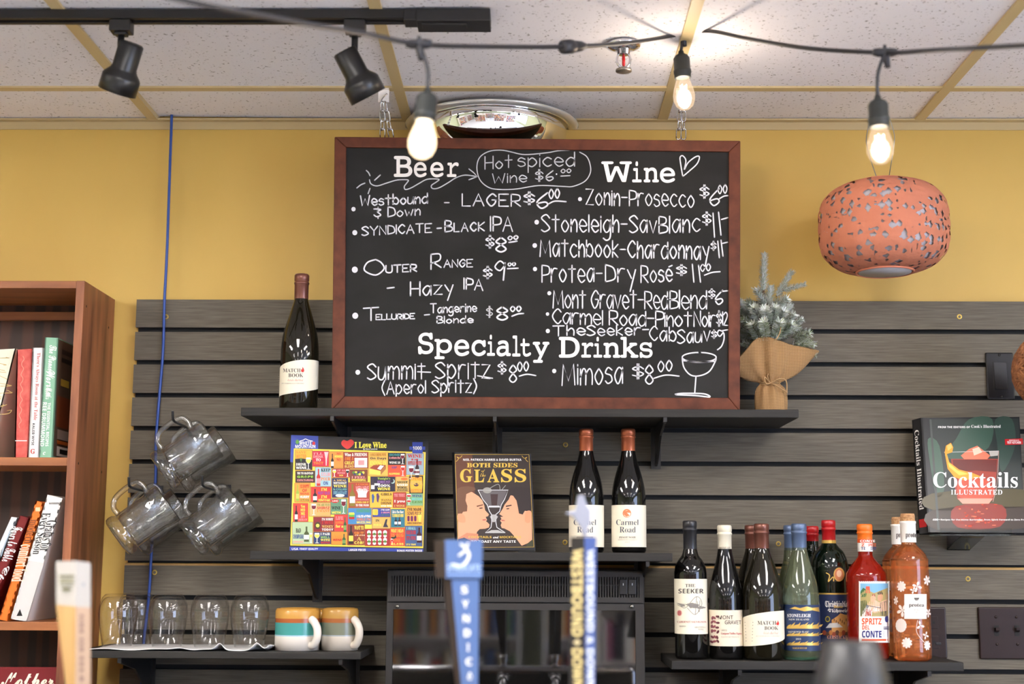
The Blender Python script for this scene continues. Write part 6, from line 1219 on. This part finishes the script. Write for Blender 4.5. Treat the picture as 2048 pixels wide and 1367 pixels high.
# ------------------------------------------------------------------ back counter with the electric heater
cw = mat('counter_laminate', (52, 48, 46), .45)
BCZ = .92
t = thing('back_counter', (0, -.3, 0), 'dark back-bar counter under the heater', 'counter'); MB().box((xo+.01, -.55, BCZ-.04), (2.3, YS-.002, BCZ), cw).obj('worktop', t); MB().box((xo+.03, -.50, 0), (2.25, YS-.002, BCZ-.04), mat('counter_front', (70, 50, 38), .6)).obj('body', t)
YH = -.165; hx0, hx1 = W(783, 1205, YH).x-.012, W(1279, 1205, YH).x+.012; hzt = W(1030, 1139, YH).z
t = thing('electric_fireplace', ((hx0+hx1)/2, YH, BCZ), 'black electric fireplace heater with a glass front below the middle shelf', 'heater')
cas = mat('charcoal_casing', (38, 35, 33), .5)
MB().box((hx0, YH+.014, BCZ+.0005), (hx1, YS-.002, hzt), cas).obj('casing', t, bevel=.002)
zg0, zg1 = W(1030, 1193, YH).z, W(1030, 1152, YH).z; zs_ = W(1030, 1205, YH).z; zw = W(1030, 1219, YH).z; wx0, wx1 = W(786, 1225, YH).x, W(1271, 1225, YH).x
m = MB().box((hx0+.004, YH, zg1), (hx1-.004, YH+.014, hzt-.003), cas).box((hx0+.004, YH, zs_+.002), (hx1-.004, YH+.014, zg0), cas).box((hx0+.004, YH, zg0), (W(783, 1170, YH).x, YH+.014, zg1), cas).box((W(1279, 1170, YH).x, YH, zg0), (hx1-.004, YH+.014, zg1), cas)
m.obj('upper_panel', t)
g = MB(); gx0, gx1, gx2 = W(783, 1170, YH).x, W(1196, 1170, YH).x, W(1279, 1170, YH).x; n = 92
g.box((gx0, YH+.010, zg0), (gx2, YH+.0135, zg1), slatdark_m)
for k in range(n): x = gx0+(gx2-gx0)*(k+.5)/n; g.box((x-.0016, YH+.003, zg0), (x+.0016, YH+.0098, zg1), cas)
zc = (zg0+zg1)/2; g.box((gx0, YH+.002, zc+.003), (gx2, YH+.006, zc+.005), cas); g.obj('vent_grille', t)
for px in (1246.5, 1264.5): p = W(px, 1173, YH); r_ = MB().box((p.x-.0085, YH-.001, p.z-.0165), (p.x+.0085, YH+.006, p.z+.0165), blackp_m).obj('rocker_switch', t, bevel=.0015); MB().box((p.x-.0008, YH-.0014, p.z+.003), (p.x+.0008, YH-.0009, p.z+.008), wtx).obj('switch_mark', r_)
m = MB().box((hx0+.002, YH, zw), (hx1-.002, YH+.014, zs_-.001), cas).box((hx0+.002, YH, BCZ+.02), (wx0, YH+.014, zw), cas).box((wx1, YH, BCZ+.02), (hx1-.002, YH+.014, zw), cas).box((hx0+.002, YH, BCZ+.001), (hx1-.002, YH+.014, BCZ+.05), cas); m.obj('door_frame', t)
MB().box((wx0, YH+.006, BCZ+.05), (wx1, YH+.010, zw), mat('heater_glass', (16, 15, 14), .03, IOR=1.9)).obj('glass_front', t)
for px in (795, 1264): p = W(px, 1212, YH); MB().lathe([(.0045, 0), (.0045, .004), (.003, .006), (0, .006)], mat('steel_knob', (120, 118, 112), .3, .9), (p.x, YH, p.z), 16, Matrix.Rotation(PI/2, 4, 'X')).obj('glass_knob', t)

# ------------------------------------------------------------------ bar with beer taps in the foreground
YT_ = -1.30; BZ = 1.02
t = thing('bar_counter', (0, -1.45, 0), 'wooden bar counter below the taps', 'counter'); MB().box((-1.6, -1.85, BZ-.04), (1.6, -1.05, BZ), cw).obj('worktop', t); MB().box((-1.55, -1.75, 0), (1.55, -1.60, BZ-.04), cw).obj('front_panel', t)
tw_ = thing('beer_tower', (-.1, YT_+.03, BZ), 'chrome draught beer tower carrying the tap handles', 'beer tower')
TZ = BZ+.14
MB().box((-.85, YT_, TZ-.035), (.30, YT_+.07, TZ+.035), chrome_m).obj('tap_rail', tw_, bevel=.02, seg=4)
for x in (-.6, .1): MB().lathe([(.06, 0), (.06, .006), (.035, .012), (.032, TZ-BZ-.03)], chrome_m, (x, YT_+.035, BZ+.0004), 28).obj('column', tw_)
def faucet(x):
    m = MB(); m.tube([(x, YT_+.09, TZ), (x, YT_+.12, TZ), (x, YT_+.15, TZ)], [.013, .016, .014], chrome_m, 16).tube(smooth_line([(x, YT_+.145, TZ+.003), (x, YT_+.165, TZ-.02), (x, YT_+.168, TZ-.06)], 5), .0085, chrome_m, 12).tube([(x, YT_+.07, TZ), (x, YT_+.092, TZ)], .020, chrome_m, 16)
    m.obj('faucet', tw_)
# handles stand on threaded stems above the rail
def quad(tl, tr, br, bl, Y): return [W(*q, Y) for q in (tl, tr, br, bl)]
def frust(m, front, back, mt, side_mt=None):
    m.add(front+back, [(0, 3, 2, 1)], mt); m.add(front+back, [(4, 5, 6, 7), (0, 1, 5, 4), (1, 2, 6, 5), (2, 3, 7, 6), (3, 0, 4, 7)], side_mt or mt)
def stem(t, x, ztop, y=YT_+.03):
    MB().tube([(x, y, TZ+.03), (x, y, ztop-.02), (x, y, ztop+.002)], [.008, .008, .012], chrome_m, 14).obj('ferrule', t); faucet(x)
def ext(p, q, z):            # continue an edge p->q down to height z
    f = (z-p.z)/(q.z-p.z); return p+(q-p)*f
HB = 1.225
# dark-sided tap handle; the window's blue light is painted into its front
syb = mat('tap_daylit_blue', (78, 104, 150), .35); syd = mat('tap_dark_side', (52, 44, 40), .5)
F1 = quad((890, 1079), (965, 1079), (964, 1156), (892, 1156), YT_-.012); bkv = lambda p, dx, dy: p+Vector((dx, dy, 0))
x0 = W(868, 1100, YT_+.02); dx = x0.x-F1[0].x
t = thing('tap_handle', ((F1[0].x+F1[1].x)/2, YT_, HB), 'blurred tap handle with a blue daylit front and stacked white letters in front of the heater', 'tap handle', 'beer tap handles')
m = MB(); Bk1 = [bkv(F1[0], dx, .035), bkv(F1[1], dx*.3, .04), bkv(F1[2], dx*.3, .04), bkv(F1[3], dx, .035)]; frust(m, F1, Bk1, syb, syd)
a_, b_, c_, d_ = W(903, 1158, YT_-.010), W(958, 1158, YT_-.010), W(956, 1367, YT_-.010), W(922, 1367, YT_-.010); c_ = ext(b_, c_, HB); d_ = ext(a_, d_, HB)
F2 = [a_, b_, c_, d_]; Bk2 = [bkv(a_, dx*.8, .03), bkv(b_, dx*.3, .035), bkv(c_, dx*.25, .03), bkv(d_, dx*.35, .026)]; frust(m, F2, Bk2, syb, syd)
m.obj('paddle', t)
m = MB(); s1 = Plane(F1[0], (0, -1, 0)); m.line([(905, 1128), (925, 1130), (938, 1112), (932, 1096), (922, 1088)], 5, wtx, s1, .001); m.line([(918, 1110), (930, 1100), (936, 1086)], 4, wtx, s1, .001); m.text('SYNDICATE', 'sansb', (894, 1128, 961, 1142), flat((170, 196, 230)), s1, .0012); m.rect(895, 1147, 963, 1150, flat((130, 160, 210)), s1, .001)
s2 = Plane(F2[0], (0, -1, 0))
for k, l in enumerate('SYNDICATE'): y = 1171+k*28.8; cx_ = 929+k*1.8; m.text(l, 'sansb', (cx_-6.5 if l != 'I' else cx_-2.5, y, cx_+6.5 if l != 'I' else cx_+2.5, y+15), wtx, s2, .001, off=.01)
m.obj('lettering', t); stem(t, (c_.x+d_.x)/2-.003, HB)
# tall dark handle, right face coloured as blue daylight, silver figure on top
wl = mat('tap_black_face', (34, 32, 34), .4); wb = mat('tap_daylit_face', (70, 92, 150), .4)
E0, E1, E2 = W(1141, 1074, YT_+.006), W(1169, 1073, YT_-.014), W(1193, 1074, YT_+.010)
E0b, E1b, E2b = [ext(p, W(q, 1367, y), HB) for p, q, y in ((E0, 1138, YT_+.006), (E1, 1170, YT_-.014), (E2, 1190, YT_+.010))]
E3, E3b = E0+(E2-E1), E0b+(E2b-E1b)
t = thing('tap_handle', ((E0.x+E2.x)/2, YT_, HB), 'blurred square tap handle with gold and white vertical lettering and a silver figure on top', 'tap handle', 'beer tap handles')
m = MB(); m.add([E0, E1, E1b, E0b], [(0, 3, 2, 1)], wl); m.add([E1, E2, E2b, E1b], [(0, 3, 2, 1)], wb); m.add([E0, E1, E2, E3, E0b, E1b, E2b, E3b], [(0, 1, 2, 3), (7, 6, 5, 4), (2, 6, 7, 3), (3, 7, 4, 0)], wl); m.obj('shaft', t)
m = MB(); sl_ = Plane(E1, (E1-E0).cross(E1b-E1)); sl_.n = -sl_.n if sl_.n.y > 0 else sl_.n; sr_ = Plane(E1, (E2-E1).cross(E1b-E1)); sr_.n = -sr_.n if sr_.n.y > 0 else sr_.n
m.text('WESTBOUND', 'sansb', (1143, 1097, 1166, 1272), flat((214, 196, 140)), sl_, .001, rot=90, off=.02); m.poly([(1154, 1276), (1163, 1284), (1154, 1292), (1146, 1284)], flat((190, 176, 140)), sl_, .001); m.text('DOWN', 'sansb', (1142, 1296, 1166, 1378), flat((214, 196, 140)), sl_, .001, rot=90, off=.02)
m.text('WESTBOUND & DOWN', 'sansb', (1173, 1098, 1188, 1378), flat((226, 230, 238)), sr_, .001, rot=90, off=.02); m.obj('lettering', t)
m = MB(); pts = [(1285, 650), (1338, 648), (1362, 735), (1402, 790), (1402, 900), (1375, 960), (1370, 1030), (1330, 1030), (1318, 960), (1235, 842), (1172, 826), (1178, 812), (1262, 790)]
q = [W(*b5(*p), YT_-.004) for p in pts]; n = len(q); qb = [p+Vector((0, .018, 0)) for p in q]; tri = [tuple(t_) for t_ in tessellate_polygon([[Vector((p.x, p.z, 0)) for p in q]])]
m.add(q+qb, tri+[tuple(i+n for i in reversed(f)) for f in tri]+[(i, (i+1) % n, (i+1) % n+n, i+n) for i in range(n)], mat('pewter', (158, 162, 176), .4, .5)); m.obj('figure', t, bevel=.002, fixn=True); stem(t, (E0b.x+E2b.x)/2, HB)
# pale wooden handle at the lower left
wh = mat('tap_white', (176, 172, 166), .45); wt_ = tex(mat('pale_maple', (206, 172, 118), .5), scale=(30, 30, 3), s=2, c1=(170, 132, 80), c2=(192, 156, 104)); pk = mat('maple_side', (180, 152, 128), .5)
a_, b_, c_ = W(112, 1122, YT_+.008), W(152, 1121, YT_-.012), W(181, 1125, YT_+.012); a1, b1, c1_ = W(112, 1208, YT_+.008), W(152, 1212, YT_-.012), W(181, 1214, YT_+.012)
a2, b2, c2_ = ext(a1, W(139, 1367, YT_+.004), HB), ext(b1, W(151, 1367, YT_-.012), HB), ext(c1_, W(181, 1367, YT_+.012), HB)
if a2.x > b2.x-.004: a2.x = b2.x-.004
t = thing('tap_handle', (b2.x, YT_, HB), 'blurred white-topped pale wooden tap handle in front of the bookcase', 'tap handle', 'beer tap handles')
m = MB(); dp = c_-b_
for (p, q, r), (p1, q1, r1), ml_, mr_ in (((a_, b_, c_), (a1, b1, c1_), wh, wh), ((a1, b1, c1_), (a2, b2, c2_), wt_, pk)):
    s0, s1_ = p+(r-q), p1+(r1-q1); m.add([p, q, q1, p1], [(0, 3, 2, 1)], ml_); m.add([q, r, r1, q1], [(0, 3, 2, 1)], mr_); m.add([p, q, r, s0, p1, q1, r1, s1_], [(0, 1, 2, 3), (7, 6, 5, 4), (2, 6, 7, 3), (3, 7, 4, 0)], ml_)
m.obj('shaft', t)
m = MB(); s1 = Plane(b_, (b_-a_).cross(b1-b_)); s1.n = -s1.n if s1.n.y > 0 else s1.n; s3 = Plane(b_, (c_-b_).cross(b1-b_)); s3.n = -s3.n if s3.n.y > 0 else s3.n
sage = flat((112, 112, 88)); m.rect(118, 1149, 149, 1153, sage, s1, .001); m.rect(119, 1157, 148, 1165, flat((140, 138, 116)), s1, .001); m.rect(120, 1169, 147, 1171, sage, s1, .001); m.disc(133, 1178, 10, 4, sage, s1, .001); m.disc(167, 1168, 3, 4, flat((150, 150, 156)), s3, .001)
[m.rect(160, y, 167, y+h_, flat((140, 112, 104)), Plane(b1, s3.n), .001) for y, h_ in ((1228, 6), (1237, 5), (1245, 9), (1257, 8), (1275, 6), (1284, 6), (1293, 9), (1312, 7), (1323, 8), (1336, 6), (1352, 9))]; m.obj('lettering', t); stem(t, (a2.x+c2_.x)/2, HB)
# dark cone in front of the bottles
YC = -1.62; pc_ = W(1702, 1290, YC); r0, r1 = mm(56, YC), mm(75, YC); zt_ = W(1702, 1281, YC).z; zb_ = W(1702, 1367, YC).z; sl0 = (r1-r0)/(zt_-zb_)
t = thing('table_lamp', (pc_.x, YC, BZ), 'blurred black tapered cone standing on the bar in front of the bottles', 'lamp')
hs = .15; MB().lathe([(0, 0), (r0*.9, 0), (r0, -.004), (r0+sl0*hs, -hs), (r0+sl0*hs-.002, -hs), (r0-.002, -.006)], mat('matte_black_shade', (40, 40, 41), .38), (pc_.x, YC, zt_), 48).obj('lamp_shade', t)
MB().lathe([(.006, zt_-.01-BZ), (.006, .012), (.05, .010), (.055, .004), (.055, 0), (0, 0)][::-1], black_m, (pc_.x, YC, BZ+.0003), 32).obj('stem_base', t)

# ------------------------------------------------------------------ shop behind the viewer (reflections)
rb_ = random.Random(4)
for k, (x, y, rz) in enumerate(((-2.6, -7.2, 0), (-.9, -8.6, 0), (.9, -8.6, 0), (2.7, -8.6, 0), (-2.7, -8.6, 0), (-3.9, -6.0, 1), (-3.9, -4.0, 1), (-1.7, -5.6, 0), (1.2, -5.9, 0), (2.9, -5.2, 0))):
    t = thing('display_bookcase', (x, y, 0), 'white shop bookcase filled with books, behind the viewer', 'bookcase', 'shop bookcases behind the viewer')
    wdt = .8; T_ = lambda u, v, z: (x+(u if not rz else v), y+(v if not rz else u), z)
    m = MB()
    for s_ in (-1, 1): m.box(T_(s_*wdt-.012, -.15, 0), T_(s_*wdt+.012, .15, 1.9), white_m)
    m.box(T_(-wdt, -.16, 0), T_(wdt, -.14, 1.9), white_m)
    for z in (.1, .5, .9, 1.3, 1.7): m.box(T_(-wdt, -.15, z-.012), T_(wdt, .15, z), white_m)
    m.obj('frame', t); bkm = MB()
    for z in (.1, .5, .9, 1.3):
        u = -wdt+.03
        while u < wdt-.06:
            w_ = rb_.uniform(.02, .05); h = rb_.uniform(.2, .3); c = flat(rb_.choice([(180, 60, 50), (60, 90, 140), (220, 200, 160), (90, 130, 80), (230, 150, 60), (40, 40, 50), (240, 236, 228), (150, 80, 110)]), .5)
            bkm.box(T_(u, -.05, z+.0005), T_(u+w_*.96, .12, z+h), c); u += w_
    bo = bkm.obj('books', t); bo['kind'] = 'stuff'
for o_ in list(TS.collection.objects): c_ = o_.data; bpy.data.objects.remove(o_); bpy.data.curves.remove(c_)
bpy.data.scenes.remove(TS)
